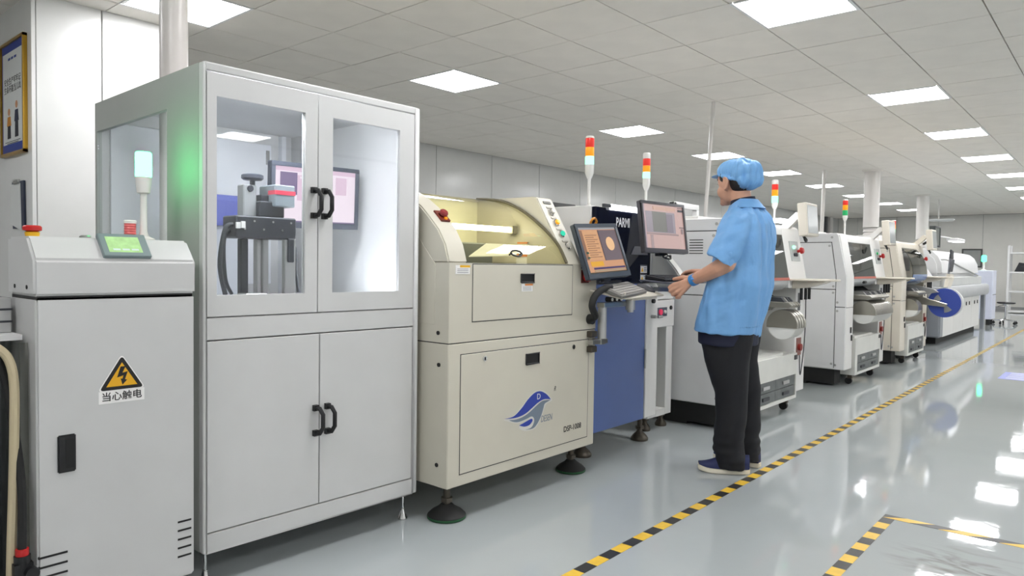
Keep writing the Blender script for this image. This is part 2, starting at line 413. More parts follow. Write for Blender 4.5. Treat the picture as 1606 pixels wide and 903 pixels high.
for yy, hz, cm in ((5.56, .165, mat('poster_orange', (205, 140, 60), .6, vary=0)), (5.40, .20, mat('poster_navy', (32, 36, 60), .6, vary=0))):
    b = B(); b.prism([(yy-.035, 1.885), (yy+.035, 1.885), (yy+.03, 1.885+hz*.5), (yy-.03, 1.885+hz*.5)], 'x', 1.3925, 1.3938); build('figure_legs', b, mat('poster_dark', (40, 40, 48), .6, vary=0), t)
    b = B(); b.prism([(yy-.045, 1.885+hz*.5), (yy+.045, 1.885+hz*.5), (yy+.03, 1.885+hz*.86), (yy-.03, 1.885+hz*.86)], 'x', 1.3925, 1.3938); build('figure_coat', b, cm, t)
    b = B(); b.cyl((1.3925, yy, 1.90+hz*.95), (1.3938, yy, 1.90+hz*.95), .024, n=12); build('figure_head', b, sk, t)
t = thing('clipboard', 'dark clipboard with white sheet hanging on the side wall below poster', 'clipboard', (1.41, 5.5, 1.29))
b = B(); b.prism([(5.28, 1.30), (5.52, 1.30), (5.53, 1.60), (5.29, 1.60)], 'x', 1.398, 1.408); build('board', b, mat('dark_blue_board', (40, 48, 70), .5), t)
b = B(); b.prism([(5.33, 1.285), (5.55, 1.33), (5.55, 1.585), (5.35, 1.585)], 'x', 1.394, 1.398); build('paper', b, pw, t)
b = B(); b.box((1.385, 5.36, 1.585), (1.398, 5.46, 1.61)); build('clip', b, steel, t)
# ------------------------------------------------------------------ board loader (left foreground)
def slots(name, parent, x0, x1, y, z0, n, dz, rise=0):
    for k in range(n):
        b = B(); z = z0+dz*k
        b.prism([(x0, z), (x1, z+rise), (x1, z+rise+.006), (x0, z+.006)], 'y', y-.0012, y+.01); build(name, b, ink, parent)
YF, XL, XR = 2.27, .626, 1.066
t = thing('board_loader', 'pale grey board loader with touch screen, electric warning sign and green beacon', 'machine', (.85, 2.39, 0))
b = B(); b.prism([(YF, .1), (YF+.235, .1), (YF+.235, 1.006), (YF, 1.006)], 'x', XL, XR); build('body', b, loadw, t, bevel=.006, seg=2)
b = B(); b.box((XL+.02, YF+.03, .03), (XR-.02, YF+.22, .1)); build('plinth', b, dark, t)
b = B(); b.box((XL+.004, YF+.006, .995), (XR-.004, YF+.23, 1.011)); build('seam', b, ink, t)
b = B(); b.prism([(YF, 1.01), (YF+.24, 1.01), (YF+.24, 1.178), (YF+.06, 1.178), (YF, 1.112)], 'x', XL-.004, XR+.004); hood = build('hood', b, loadw, t, bevel=.007, seg=2)
slots('louver', t, .628, .70, YF, .166, 5, .028, .0); slots('louver', t, 1.012, 1.055, YF, .166, 5, .028, .0)
# recessed pull
b = B(); b.box((.676, YF-.006, .51), (.722, YF+.01, .617)); hp = build('recessed_handle', b, black, t, bevel=.003, seg=2)
b = B(); b.box((.695, YF-.0075, .522), (.716, YF+.01, .605)); build('handle_well', b, mat('handle_well_black', (6, 6, 6), .6), hp)
# touch screen lying on the slanted face
def slant(u, v, h):      # u along x, v up the slope 0..1, h out of the face
    n = Vector((0, -.066, .06)).normalized(); return Vector((u, YF+.06*v, 1.112+.066*v))+n*h
b = B()
def slant_box(b, u0, u1, v0, v1, h0, h1):
    P = [slant(u, v, h) for h in (h0, h1) for u, v in ((u0, v0), (u1, v0), (u1, v1), (u0, v1))]
    return b.add(P, [(3,2,1,0),(4,5,6,7),(0,1,5,4),(1,2,6,5),(2,3,7,6),(3,0,4,7)])
slant_box(b, .80, .935, .1, 1.12, -.004, .012); ts = build('touch_screen', b, mat('screen_housing', (120, 134, 136), .4), t, bevel=.002)
b = B(); slant_box(b, .8175, .912, .26, .96, .010, .0125); build('screen', b, mat('olive_display', (150, 185, 130), .12, emit=.35, ecol=(170, 205, 140), vary=.15, scale=60), ts)
b = B()
for q in range(3): slant_box(b, .83+.026*q, .85+.026*q, .34, .42, .012, .0128)
build('screen_buttons', b, mat('display_pale', (190, 205, 200), .3, emit=.2), ts)
# warning sign
CX, CZs = .847, .765
tri = [(CX-.062, .729), (CX+.062, .729), (CX, .829)]
def rtri(s, cz=.7623): return [(CX+(p[0]-CX)*s, cz+(p[1]-cz)*s) for p in tri]
def rounded(pts, r, n=4):
    out = []
    for i in range(len(pts)):
        p, a, c = Vector(pts[i]), Vector(pts[i-1]), Vector(pts[(i+1) % len(pts)])
        d1, d2 = (a-p).normalized(), (c-p).normalized()
        for k in range(n+1):
            tt = k/n; q = (p+d1*r)*(1-tt)**2+p*2*tt*(1-tt)+(p+d2*r)*tt**2; out.append((q.x, q.y))
    return out
b = B(); b.box((CX-.064, YF-.0006, .690), (CX+.064, YF+.003, .727)); b.prism(rounded(rtri(1.08), .014), 'y', YF-.0005, YF+.003); sg = build('warning_sign', b, labelw, t)
b = B(); b.prism(rounded(rtri(1.0), .012), 'y', YF-.0012, YF+.002); build('black_triangle', b, ink, sg)
b = B(); b.prism(rtri(.70), 'y', YF-.0018, YF+.002); build('yellow_triangle', b, mat('sign_yellow', (228, 170, 24), .4, vary=0), sg)
bolt = [(-.004, .035), (.010, .035), (.001, .016), (.016, .019), (.008, -.004), (.014, -.006), (.001, -.020), (-.004, -.001), (.001, -.002), (.004, .008), (-.014, .003)]
b = B(); b.prism([(CX+p[0], .762+p[1]) for p in bolt], 'y', YF-.0024, YF+.002); build('lightning_bolt', b, ink, sg)
text('lettering', '当心触电', .0285, FRONT(CX, YF-.001, .708), ink, sg, bold=.01)
# things standing on the hood
def knob_estop(parent, x, y, z):
    b = B(); b.lathe((x, y, z), [(.017, 0), (.019, .012), (.016, .014)], 16); s = build('estop_base', b, labely, parent)
    b = B(); b.lathe((x, y, z+.014), [(.013, 0), (.024, .004), (.024, .014), (.02, .018)], 18); build('emergency_stop', b, red, parent)
knob_estop(t, .655, 2.40, 1.178)
b = B(); b.lathe((.80, 2.42, 1.178), [(.016, 0), (.016, .006), (.012, .010)], 16); build('push_button', b, steel, t)
b = B(); bx, by = .945, 2.46
prof = [(.018, 0)]
for k in range(6): prof += [(.018, .006+.008*k), (.0165, .010+.008*k)]
b.lathe((bx, by, 1.178), prof+[(.018, .054)], 20); rl = build('buzzer_lamp', b, mat('faded_red_lens', (208, 96, 96), .35, emit=.1), t)
b = B(); b.lathe((bx, by, 1.232), [(.019, 0), (.019, .008), (.016, .011)], 20); build('lamp_cap', b, lampwhite, rl)
lx, ly = .985, 2.455
b = B(); b.lathe((lx, ly, 1.178), [(.034, 0), (.034, .006), (.016, .014), (.011, .03), (.010, .12), (.010, .152)], 20); bc = build('beacon', b, lampwhite, t)
b = B(); b.lathe((lx, ly, 1.33), [(.010, 0), (.020, .004), (.023, .03), (.0245, .055), (.022, .056)], 20); build('beacon_base', b, lampwhite, bc)
b = B(); b.lathe((lx, ly, 1.386), [(.0225, 0), (.0245, .004), (.0245, .075), (.022, .08)], 20)
bg = emis('beacon_green', (255, 255, 255), 20); bg.node_tree.nodes['Emission'].inputs[0].default_value = (.035, 1, .24, 1)
build('green_lens', b, bg, bc, label='lit green lens')
for yy in (YF+.06, YF+.17):
    b = B(); b.cyl((XL-.006, yy, 1.035), (XL+.004, yy, 1.035), .006, n=10); build('screw', b, ink, t)

# acrylic side cover, conveyor, hose and regulator at the left edge
t = thing('conveyor_rail', 'aluminium conveyor rail at the left edge beside the board loader', 'conveyor', (.45, 2.52, 0))
b = B(); b.box((.30, 2.44, .90), (.614, 2.52, 1.0)); build('rail', b, alu, t, bevel=.003)
for zz in (.93, .965):
    b = B(); b.box((.30, 2.436, zz), (.614, 2.45, zz+.006)); build('groove', b, dark, t)
b = B(); b.box((.30, 2.36, .885), (.618, 2.56, .90)); build('plate', b, white, t)
b = B(); b.box((.35, 2.50, 0), (.40, 2.55, .885)); build('leg', b, alu, t)
b = B(); b.box((.565, 2.46, 0), (.58, 2.52, .885)); build('leg', b, alu, t)
t = thing('acrylic_cover', 'hazy clear acrylic cover standing left of board loader', 'cover', (.605, 2.46, 0))
b = B(); b.box((.6, 2.33, .05), (.604, 2.50, .88)); build('side_sheet', b, acryl, t)
b = B(); b.box((.6, 2.326, .05), (.622, 2.33, .88)); build('front_sheet', b, acryl, t)
t = thing('air_hose', 'cream air hose hanging down at the left edge', 'hose', (.5, 2.42, .3))
b = B(); b.tube(smooth_path([(.50, 2.33, .872), (.55, 2.32, .87), (.582, 2.31, .80), (.582, 2.305, .6), (.572, 2.30, .3), (.566, 2.30, .02)]), .012, 10); build('hose', b, mat('cream_hose', (196, 182, 150), .5), t)
t = thing('air_regulator', 'black air regulator with red ring on a black hose at left edge', 'regulator', (.592, 2.28, .2))
b = B(); b.cyl((.592, 2.28, .20), (.592, 2.28, .30), .020); b.box((.57, 2.262, .24), (.614, 2.30, .28)); build('bowl', b, black, t)
b = B(); b.cyl((.592, 2.28, .30), (.592, 2.28, .318), .016); build('red_ring', b, red, t)
b = B(); b.tube(smooth_path([(.592, 2.28, .318), (.594, 2.29, .5), (.580, 2.335, .72), (.55, 2.345, .88)]), .011, 8); build('black_hose', b, rubber, t)
b = B(); b.cyl((.607, 2.24, .255), (.607, 2.262, .255), .017); build('gauge', b, black, t)
b = B(); b.tube(smooth_path([(.565, 2.27, .02), (.575, 2.262, .09), (.57, 2.27, .17)]), .012, 8); single('red_hose', b, mat('orange_red_hose', (205, 70, 45), .5), 'short orange red hose near floor at left edge', 'hose')
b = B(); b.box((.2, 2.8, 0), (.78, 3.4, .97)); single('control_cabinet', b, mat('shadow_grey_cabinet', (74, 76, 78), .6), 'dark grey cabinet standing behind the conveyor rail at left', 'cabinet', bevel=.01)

# ------------------------------------------------------------------ glass-door cabinet
ang = math.radians(-1.3)
t = cabi = thing('marking_cabinet', 'tall light grey metal cabinet with two glazed upper doors, solid lower doors', 'cabinet', (1.129, 2.344, 0), ang)
Wd, Dp, Zb, Zt = .938, 1.02, .12, 1.775
T = .03
k = dict(local=True)
FXL, FXR, FZ0, FZm0, FZm1, FZ1 = -.0, .905, .19, .842, .926, 1.745
fr = B()
# front frame around door openings (pieces joined: one welded frame)
fr.box((0, 0, Zb), (.012, T, Zt)); fr.box((FXR+.006, 0, Zb), (Wd, T, Zt))
fr.box((.012, 0, Zb), (FXR+.006, T, FZ0-.005)); fr.box((.012, 0, FZm0+.004), (FXR+.006, T, FZm1-.004)); fr.box((.012, 0, FZ1+.004), (FXR+.006, T, Zt))
build('front_frame', fr, greyw, t, bevel=.003, **k)
sd = B()   # left side with window opening
wy0, wy1, wz0, wz1 = .285, 1.0, .97, 1.655
sd.box((0, T, Zb), (.02, wy0, Zt)); sd.box((0, wy1, Zb), (.02, Dp, Zt)); sd.box((0, wy0, Zb), (.02, wy1, wz0)); sd.box((0, wy0, wz1), (.02, wy1, Zt))
build('side_panel', sd, mat('cabinet_side_grey', (168, 171, 166), .45, vary=.02), t, **k)
b = B(); b.box((.006, wy0-.0, wz0), (.010, wy1, wz1)); build('side_window', b, clear, t, **k)
b = B(); b.box((Wd-.02, T, Zb), (Wd, Dp, Zt)); build('side_panel', b, greyw, t, **k)
b = B(); b.box((.02, Dp-.02, Zb), (Wd-.02, Dp, Zt)); build('back_panel', b, greyw, t, **k)
# back panel lines inside: access door outline
inw = mat('cabinet_inner_white', (232, 233, 236), .4, vary=.01)
b = B(); b.box((.05, Dp-.032, 1.0), (.80, Dp-.02, 1.70)); build('back_door', b, inw, t, bevel=.003, **k)
b = B(); b.box((.77, Dp-.04, 1.60), (.785, Dp-.032, 1.67)); build('hinge', b, steel, t, **k)
b = B(); b.box((.845, Dp-.055, .95), (.868, Dp-.02, 1.75)); build('inner_post', b, inw, t, **k)
rf = B(); hx, hy, hr = .197, .70, .068    # roof with an opening for the exhaust pipe
rf.box((.02, T, Zt-.02), (hx-hr, Dp-.02, Zt)); rf.box((hx+hr, T, Zt-.02), (Wd-.02, Dp-.02, Zt)); rf.box((hx-hr, T, Zt-.02), (hx+hr, hy-hr, Zt)); rf.box((hx-hr, hy+hr, Zt-.02), (hx+hr, Dp-.02, Zt))
build('roof', rf, greyw, t, **k)
b = B(); b.box((.02, T, .93), (Wd-.02, Dp-.02, .95)); build('worktop', b, inw, t, **k)
b = B(); b.box((.02, T, Zb), (Wd-.02, Dp-.02, Zb+.02)); build('bottom', b, greyw, t, **k)
def bar_handle(parent, x, z0, z1, y=0, **kk):
    b = B(); path = [(x, y-.004, z0+.010), (x+.004, y-.03, z0+.012), (x+.010, y-.042, z0+.034), (x+.010, y-.042, z1-.034), (x+.004, y-.03, z1-.012), (x, y-.004, z1-.010)]
    b.tube(path, .0085, 8)
    b.box((x-.010, y-.016, z0), (x+.010, y, z0+.022)); b.box((x-.010, y-.016, z1-.022), (x+.010, y, z1))
    return build('handle', b, black, parent, **kk)
for s, (x0, x1, gx0, gx1) in enumerate(((.014, .436, .047, .384), (.440, .906, .503, .828))):
    d = B(); z0, z1, gz0, gz1 = FZm1, FZ1, .998, 1.668
    d.box((x0, -.002, z0), (gx0, .022, z1)); d.box((gx1, -.002, z0), (x1, .022, z1)); d.box((gx0, -.002, z0), (gx1, .022, gz0)); d.box((gx0, -.002, gz1), (gx1, .022, z1))
    do = build('glass_door', d, greyw, t, **k)
    b = B(); b.box((gx0, .008, gz0), (gx1, .012, gz1)); build('pane', b, clear, do, **k)
    bar_handle(do, (.416 if s == 0 else .462), 1.278, 1.395, -.002, **k)
for s, (x0, x1) in enumerate(((.014, .447), (.451, .905))):
    b = B(); b.box((x0, -.002, FZ0), (x1, .02, FZm0)); do = build('lower_door', b, greyw, t, bevel=.0015, **k)
    bar_handle(do, (.428 if s == 0 else .480), .455, .573, -.002, **k)
for x in (.03, Wd-.035):
    for y in (.05, Dp-.07):
        b = B(); b.cyl((x, y, .03), (x, y, .12), .006, n=10); b.lathe((x, y, 0), [(.022, 0), (.022, .008), (.012, .026), (.009, .045)], 14); build('foot', b, chrome, t, **k)
b = B(); b.box((.05, .075, 1.30), (.055, .083, 1.31)); 
wl = B(); wl.box((.60, .16, .958), (.86, .20, .972)); build('work_light', wl, emis('work_light_white', (245, 248, 255), 40), t, local=True, label='lit white work light bar')
wl = B(); wl.box((.06, .036, 1.712), (.66, .075, 1.73)); build('hidden_fill_bar', wl, emis('inner_fill_white', (244, 246, 255), 60), t, local=True)  # unseen glowing bar behind the door frame, added to brighten the cabinet interior
# exhaust pipe rising through roof
LC = WM[cabi.name]
p0 = LC @ Vector((hx, hy, .95)); 
b = B(); b.cyl((p0.x, p0.y, .951), (p0.x, p0.y, CZ), .055, n=28)
single('exhaust_pipe', b, mat('pinkish_white_pvc', (226, 220, 216), .3), 'thick white pipe rising out of cabinet roof up to ceiling', 'pipe')
# laser head unit on the worktop
def rel(name, label, cat, x, y, z, group=None):
    p = LC @ Vector((x, y, z)); return thing(name, label, cat, p, ang, group)
def lbox(name, parent, a, b_, m, bevel=.003, **kk):
    q = B(); q.box(a, b_); return build(name, q, m, parent, bevel=bevel, local=True, **kk)
t = rel('laser_marker', 'black laser head with handwheel and grey box inside the glazed cabinet', 'machine', .315, .2, .95)
dk = mat('anodised_dark', (44, 47, 55), .4, vary=.05); gb = mat('grey_box_paint', (138, 148, 154), .4)
def ax(name, par, x0, x1, y0, y1, z0, z1, m, bevel=.003): return lbox(name, par, (x0-.315, y0-.2, z0-.95), (x1-.315, y1-.2, z1-.95), m, bevel)
ax('base_plate', t, .20, .56, .10, .30, .952, .985, mat('mauve_table', (150, 132, 146), .4))
ax('column', t, .236, .266, .20, .23, .985, 1.2, dk); ax('column', t, .30, .318, .20, .23, .985, 1.2, alu); ax('column', t, .325, .35, .20, .23, .985, 1.2, steel)
hd = ax('lower_block', t, .193, .439, .15, .26, 1.2, 1.284, dk, .005)
for q in range(6):
    xx, zz = .225+.038*q, (1.265 if q % 2 else 1.235); s_ = B(); s_.cyl((xx-.315, -.053, zz-.95), (xx-.315, -.049, zz-.95), .004, n=8); build('bolt', s_, steel, hd, local=True)
ax('connector', hd, .190, .206, .143, .152, 1.235, 1.258, labelw, .001); ax('connector', hd, .209, .225, .143, .152, 1.237, 1.262, labelw, .001)
ax('motor', t, .294, .40, .17, .25, 1.284, 1.345, dk, .005); ax('motor', t, .310, .344, .19, .24, 1.345, 1.37, dk, .003)
mt = ax('mount', t, .243, .297, .195, .245, 1.284, 1.405, mat('mount_grey', (170, 172, 174), .35, metal=.4), .004)
b = B(); b.cyl((-.045, -.009, .44), (-.045, -.004, .44), .012, n=16); build('dial', b, dk, mt, local=True)
ub = ax('upper_box', t, .346, .433, .15, .27, 1.326, 1.41, gb, .004)
ax('red_stripe', ub, .3455, .4335, .1485, .2, 1.372, 1.388, mat('red_stripe', (215, 70, 90), .4), 0)
b = B(); b.lathe((.292-.315, .02, .455), [(.010, 0), (.010, .018), (.034, .020), (.041, .026), (.041, .038), (.034, .042), (.010, .044)], 24); build('handwheel', b, mat('dark_handwheel', (70, 74, 84), .35), t, local=True)
ln = ax('lens_frame', t, .392, .440, .155, .18, .985, 1.214, steel); ax('lens_slot', ln, .403, .430, .148, .156, 1.112, 1.205, dk)
ax('work_plate', t, .215, .30, .12, .19, .985, .995, steel)
b = B(); b.tube(smooth_path([(-.12, -.02, .30), (-.155, -.03, .28), (-.17, -.02, .15), (-.14, 0, .04)]), .009, 8); build('cable', b, dark, t, local=True)
b = B(); b.tube(smooth_path([(-.12, 0, .28), (-.15, -.01, .24), (-.13, .02, .1), (-.10, .03, .04)]), .007, 8); build('cable', b, dark, t, local=True)
b = B(); b.tube(smooth_path([(.10, 0, .26), (.16, .02, .22), (.19, .06, .12), (.2, .06, .04)]), .006, 8); build('cable', b, dark, t, local=True)
t = rel('power_unit', 'blue box standing behind the laser head inside the cabinet', 'box', .415, .8, .95)
lbox('casing', t, (-.10, -.1, .32), (.105, .12, .455), mat('blue_box_paint', (84, 92, 158), .45), .006); lbox('stand', t, (-.09, -.08, .002), (.095, .1, .32), mat('stand_grey', (176, 178, 184), .5), .004)
lbox('front_plate', t, (-.09, -.104, .32), (.095, -.099, .43), mat('blue_plate', (74, 82, 146), .45), 0)
# monitor on the inner right wall
def screen_quads(name, parent, mtx, rects, world=True):
    """flat UI: list of (x0,y0,x1,y1,mat) in screen units, stacked slightly proud"""
    for idx, (x0, y0, x1, y1, m) in enumerate(rects):
        b = B(); h = .0004*(idx+1); b.box((x0, y0, 0), (x1, y1, h)); b.mat4(mtx); build(name if idx == 0 else 'screen_pane', b, m, parent)
def monitor(label, W_, H_, mtx, rects, bez=.018, m=dark, bottom=.024, depth=.035, grp=None):
    """mtx: plane of the front face (x right, y up, z to viewer), origin at centre"""
    o = mtx.translation
    t = thing('monitor', label, 'monitor', tuple(mtx @ Vector((0, -H_/2, -depth/2))), 0, grp)
    b = B(); fx, fy = W_/2, H_/2
    b.box((-fx, -fy, -depth), (fx, fy, -.0075)); b.mat4(mtx); build('housing', b, m, t, bevel=.004)
    b = B()
    for q in ((-fx, -fy, fx, -fy+bottom), (-fx, fy-bez, fx, fy), (-fx, -fy+bottom, -fx+bez, fy-bez), (fx-bez, -fy+bottom, fx, fy-bez)): b.box((q[0], q[1], -.007), (q[2], q[3], 0))
    b.mat4(mtx); build('bezel', b, m, t, bevel=.0015)
    sm = mtx @ Matrix.Translation((-fx+bez, -fy+bottom, -.0072)); sx, sy = W_-2*bez, H_-bez-bottom
    screen_quads('screen', t, sm, [(a*sx, b_*sy, c*sx, d*sy, mm) for a, b_, c, d, mm in rects])
    return t
scr = lambda n, c, e=.75: mat('screen_'+n, tuple(int(x*.25) for x in c), .25, vary=0, emit=e*.86, ecol=c)
pk, pk2, pu = scr('pale_pink', (250, 232, 244), .95), scr('pink', (236, 205, 226), .9), scr('mauve', (150, 130, 170), .7)
def mon_matrix(C, yaw, tilt, roll=0):
    y, p = math.radians(yaw), math.radians(tilt); n = Vector((math.cos(y)*math.cos(p), math.sin(y)*math.cos(p), math.sin(p))); r = Vector((0, 0, 1)).cross(n).normalized(); u_ = n.cross(r)
    a = math.radians(roll); r, u_ = r*math.cos(a)+u_*math.sin(a), u_*math.cos(a)-r*math.sin(a); return plane_m(C, r, u_)
cM = mon_matrix((1.785, 2.66, 1.394), -88, -3.5, 1.2)
b_m = monitor('monitor with pink screen behind the laser head inside the glazed cabinet', .445, .272, cM, [
    (0, 0, 1, 1, pk), (0, .92, 1, 1, pk2), (.06, .50, .26, .9, pu), (.26, .40, .62, .86, pk2), (.29, .80, .5, .84, pk), (.62, .26, .68, .94, pu), (.74, .55, .88, .88, pk2), (.9, .55, .98, .9, pk), (0, 0, 1, .03, pu)], m=mat('monitor_grey', (66, 70, 80), .45))
b = B(); b.box((-.06, -.05, -.07), (.06, .05, -.035)); b.box((.04, -.02, -.062), (.225, .02, -.04)); b.mat4(cM); build('wall_arm', b, dark, b_m)
# ------------------------------------------------------------------ stencil printer
def bolt_dots(name, parent, pts, r=.008, m=ink, axis='x', d=.004):
    for p in pts:
        b = B(); q = Vector(p); a = Vector((d, 0, 0)) if axis == 'x' else Vector((0, d, 0))
        b.cyl(q-a, q+a, r, n=12); build(name, b, m, parent)
def level_foot(parent, x, y, ztop, R=.085, m=rubber, rim=None):
    b = B(); b.cyl((x, y, .06), (x, y, ztop), .016, n=12); b.cyl((x, y, .072), (x, y, .09), .028, n=6); s = build('levelling_bolt', b, iron, parent)
    b = B(); b.lathe((x, y, 0), [(R*.96, 0), (R, .008), (R, .016), (R*.8, .032), (R*.45, .05), (R*.3, .062)], 24); build('foot_pad', b, m, s)
    if rim:
        b = B(); b.lathe((x, y, .004), [(R+.001, 0), (R+.002, .004), (R+.001, .009)], 24); build('pad_rim', b, rim, s)
green = mat('green_pad_rim', (30, 84, 48), .5)
t = printer = thing('stencil_printer', 'cream stencil printer with curved yellow see-through hood and blue bird emblem', 'machine', (2.6, 2.9, 0))
PX0, PX1, PY = 2.092, 3.182, 2.16; PB = 3.55
b = B(); b.box((PX0, PY, .158), (PX1, PB, .776)); low = build('lower_body', b, beige, t, bevel=.004)
b = B(); b.box((PX0+.003, PY+.003, .774), (PX1-.003, PB-.01, .782)); build('seam', b, seam, t)
# upper body as open tub: front, left, right, back walls + shelf
ub = B(); ub.box((PX0, PY, .78), (PX1, PY+.03, 1.12)); ub.box((PX0, PY+.03, .78), (PX0+.03, PB, 1.12)); ub.box((3.055, PY+.03, .78), (PX1, PB, 1.12)); ub.box((PX0+.03, PB-.03, .78), (3.055, PB, 1.12)); ub.box((PX0+.03, PY+.03, .78), (3.055, PB-.03, .80))
build('upper_body', ub, beige, t)
arc = [(2.162, 1.12), (2.188, 1.199), (2.231, 1.264), (2.282, 1.313), (2.339, 1.363), (2.398, 1.401), (2.439, 1.424), (2.507, 1.452), (2.62, 1.47), (2.80, 1.478)]
gar = [(2.166, 1.121), (2.217, 1.206), (2.285, 1.272), (2.385, 1.347), (2.489, 1.408), (2.596, 1.448), (2.701, 1.466), (2.80, 1.473)]
def band(arc_, inn, x0, x1):
    b = B(); b.prism(arc_+[(p[0]+.0, p[1]) for p in [(PB, 1.478), (PB, 1.12)]], 'x', x0, x1); return b
b = band(arc, 0, PX0, 2.205); hl = build('hood_left_cheek', b, beige, t, bevel=.006, seg=2)
b = B(); b.prism([(PY, 1.118), (2.372, 1.468), (2.40, 1.474), (PB, 1.476), (PB, 1.118)], 'x', 2.925, 3.055); hr_ = build('hood_right_block', b, beige, t, bevel=.005, seg=2)
# arched seal on the inner face of the right block
gar = [(q.x, q.y) for q in smooth_path([(y, z, 0) for y, z in gar], 4)]
g = B(); g.loft([[(2.206, y, z) for y, z in gar], [(2.922, y, z) for y, z in gar]], cap=False, close=False); build('curved_window', g, tint, t, angle=60)
b = B(); b.tube([(2.917, y-.004, z+.006) for y, z in gar], .008, 6); build('arch_seal', b, mat('olive_seal', (96, 90, 70), .6), hr_)
b = B(); b.box((2.206, 2.80, 1.12), (2.925, 2.83, 1.478)); build('inner_back_wall', b, mat('inner_cream', (234, 231, 208), .5), t)
b = B(); b.box((2.206, 2.79, 1.462), (2.925, PB, 1.478)); build('hood_top', b, beige, t)
b = B(); b.box((2.206, PY+.03, 1.02), (2.925, 2.80, 1.03)); build('table', b, mat('table_grey', (96, 100, 96), .5), t)
b = B(); b.cyl((2.46, 2.52, 1.30), (2.885, 2.52, 1.30), .014, n=14); tl = build('tube_lamp', b, emis('tube_warm_white', (255, 250, 225), 14), t, label='lit white tube')
b = B(); b.box((2.885, 2.50, 1.28), (2.925, 2.54, 1.32)); build('tube_socket', b, mat('grey_socket', (150, 145, 130), .5), tl)
b = B(); b.add([(2.30, 2.25, 1.147), (2.605, 2.25, 1.156), (2.90, 2.36, 1.212), (2.53, 2.36, 1.212), (2.30, 2.25, 1.151), (2.605, 2.25, 1.160), (2.90, 2.36, 1.216), (2.53, 2.36, 1.216)], [(3,2,1,0),(4,5,6,7),(0,1,5,4),(1,2,6,5),(2,3,7,6),(3,0,4,7)]); build('reflection_sheet', b, mat('reflection_white', (240, 240, 236), .4), t)  # white sheet added to extend the ceiling panel's reflection on the hood glass
b = B(); b.box((2.21, 2.56, 1.03), (2.80, 2.76, 1.225)); build('inner_carriage', b, mat('inner_steel', (112, 116, 116), .45, metal=.3), t, bevel=.006)
b = B(); b.box((2.22, 2.2, 1.03), (2.86, 2.24, 1.115)); build('inner_rail', b, mat('inner_steel', (112, 116, 116)), t, bevel=.004)
b = B(); n_ = 28; c = Vector((2.55, 2.183, 1.168)); tg_ = Vector((0, .055, .085)).normalized()
b.tube([c+Vector((.038*math.cos(2*PI*i/n_), 0, 0))+tg_*(.016*math.sin(2*PI*i/n_)) for i in range(n_+1)], .0042, 8, cap=False)
for q in (-.036, .036): b.cyl((2.55+q, 2.183, 1.168), (2.55+q, 2.197, 1.160), .004, n=8)
build('hood_ring_handle', b, black, t)
b = B(); b.box((2.59, 2.215, 1.06), (2.665, 2.22, 1.166)); tg = build('hanging_tag', b, labelw, t); b = B(); b.box((2.59, 2.213, 1.154), (2.665, 2.216, 1.166)); build('tag_header', b, mat('orange_header', (225, 140, 70), .5), tg)
b = B(); b.box((2.915, 2.42, 1.19), (2.924, 2.49, 1.235)); wl_ = build('inner_label', b, labelw, t); b = B(); b.box((2.913, 2.42, 1.226), (2.922, 2.49, 1.235)); build('label_header', b, mat('orange_header', (225, 140, 70), .5), wl_)
# front panels, outlined by a gap
def outlined(name, x0, x1, z0, z1, parent, y=PY):
    b = B()
    for q in ((x0, z0, x1, z0+.004), (x0, z1-.004, x1, z1), (x0, z0, x0+.004, z1), (x1-.004, z0, x1, z1)): b.box((q[0], y-.0008, q[1]), (q[2], y+.004, q[3]))
    build('panel_gap', b, seam, parent)
    b = B(); b.box((x0+.004, y-.002, z0+.004), (x1-.004, y+.004, z1-.004)); return build(name, b, beige, parent, bevel=.001)
up = outlined('front_cover', 2.231, 2.967, .862, 1.118, t); ld = outlined('lower_door', 2.163, 3.121, .206, .729, t)
for par, x0, x1, z0, z1 in ((up, 2.552, 2.652, 1.030, 1.074), (ld, 2.598, 2.70, .640, .694)):
    b = B()
    for q in ((x0, z0, x1, z0+.006), (x0, z1-.006, x1, z1), (x0, z0, x0+.006, z1), (x1-.006, z0, x1, z1)): b.box((q[0], PY-.008, q[1]), (q[2], PY, q[3]))
    h = build('recessed_handle', b, black, par, bevel=.0015)
    b = B(); b.box((x0+.006, PY-.003, z0+.006), (x1-.006, PY+.002, z1-.006)); build('handle_well', b, mat('handle_well_black', (6, 6, 6), .6), h)
for x in (2.313, 2.98):
    b = B(); b.cyl((x, PY-.007, .697), (x, PY, .697), .012, n=16); lk = build('lock', b, chrome, ld); b = B(); b.box((x-.003, PY-.009, .69), (x+.003, PY-.006, .704)); build('key_slot', b, ink, lk)
def warn_label(parent, x0, x1, z0, z1, y, header=.25, top=labely, tri_=True):
    b = B(); b.box((x0, y-.0012, z0), (x1, y, z1)); s = build('warning_label', b, labelw, parent)
    b = B(); hz = z1-(z1-z0)*header; b.box((x0+(x1-x0)*(.3 if tri_ else 0), y-.0018, hz), (x1, y-.0004, z1)); build('label_header', b, top, s)
    b = B()
    for q in range(3): zz = z0+(hz-z0)*(.2+.26*q); b.box((x0+(x1-x0)*.12, y-.0017, zz), (x1-(x1-x0)*.12, y-.0004, zz+(z1-z0)*.045))
    build('label_print', b, labelk, s)
warn_label(t, 2.128, 2.215, 1.072, 1.110, PY); warn_label(up, 2.560, 2.642, .990, 1.026, PY-.002, top=mat('orange_header', (225, 140, 70), .5))
b = B(); b.box((3.042, PY-.003, 1.024), (3.108, PY, 1.092)); sw = build('main_switch', b, mat('dark_red_plate', (90, 34, 28), .45), t)
b = B(); b.cyl((3.078, PY-.022, 1.056), (3.078, PY-.003, 1.056), .024, n=20); b.box((3.072, PY-.034, 1.034), (3.084, PY-.02, 1.078)); build('switch_knob', b, red, sw, bevel=.002)
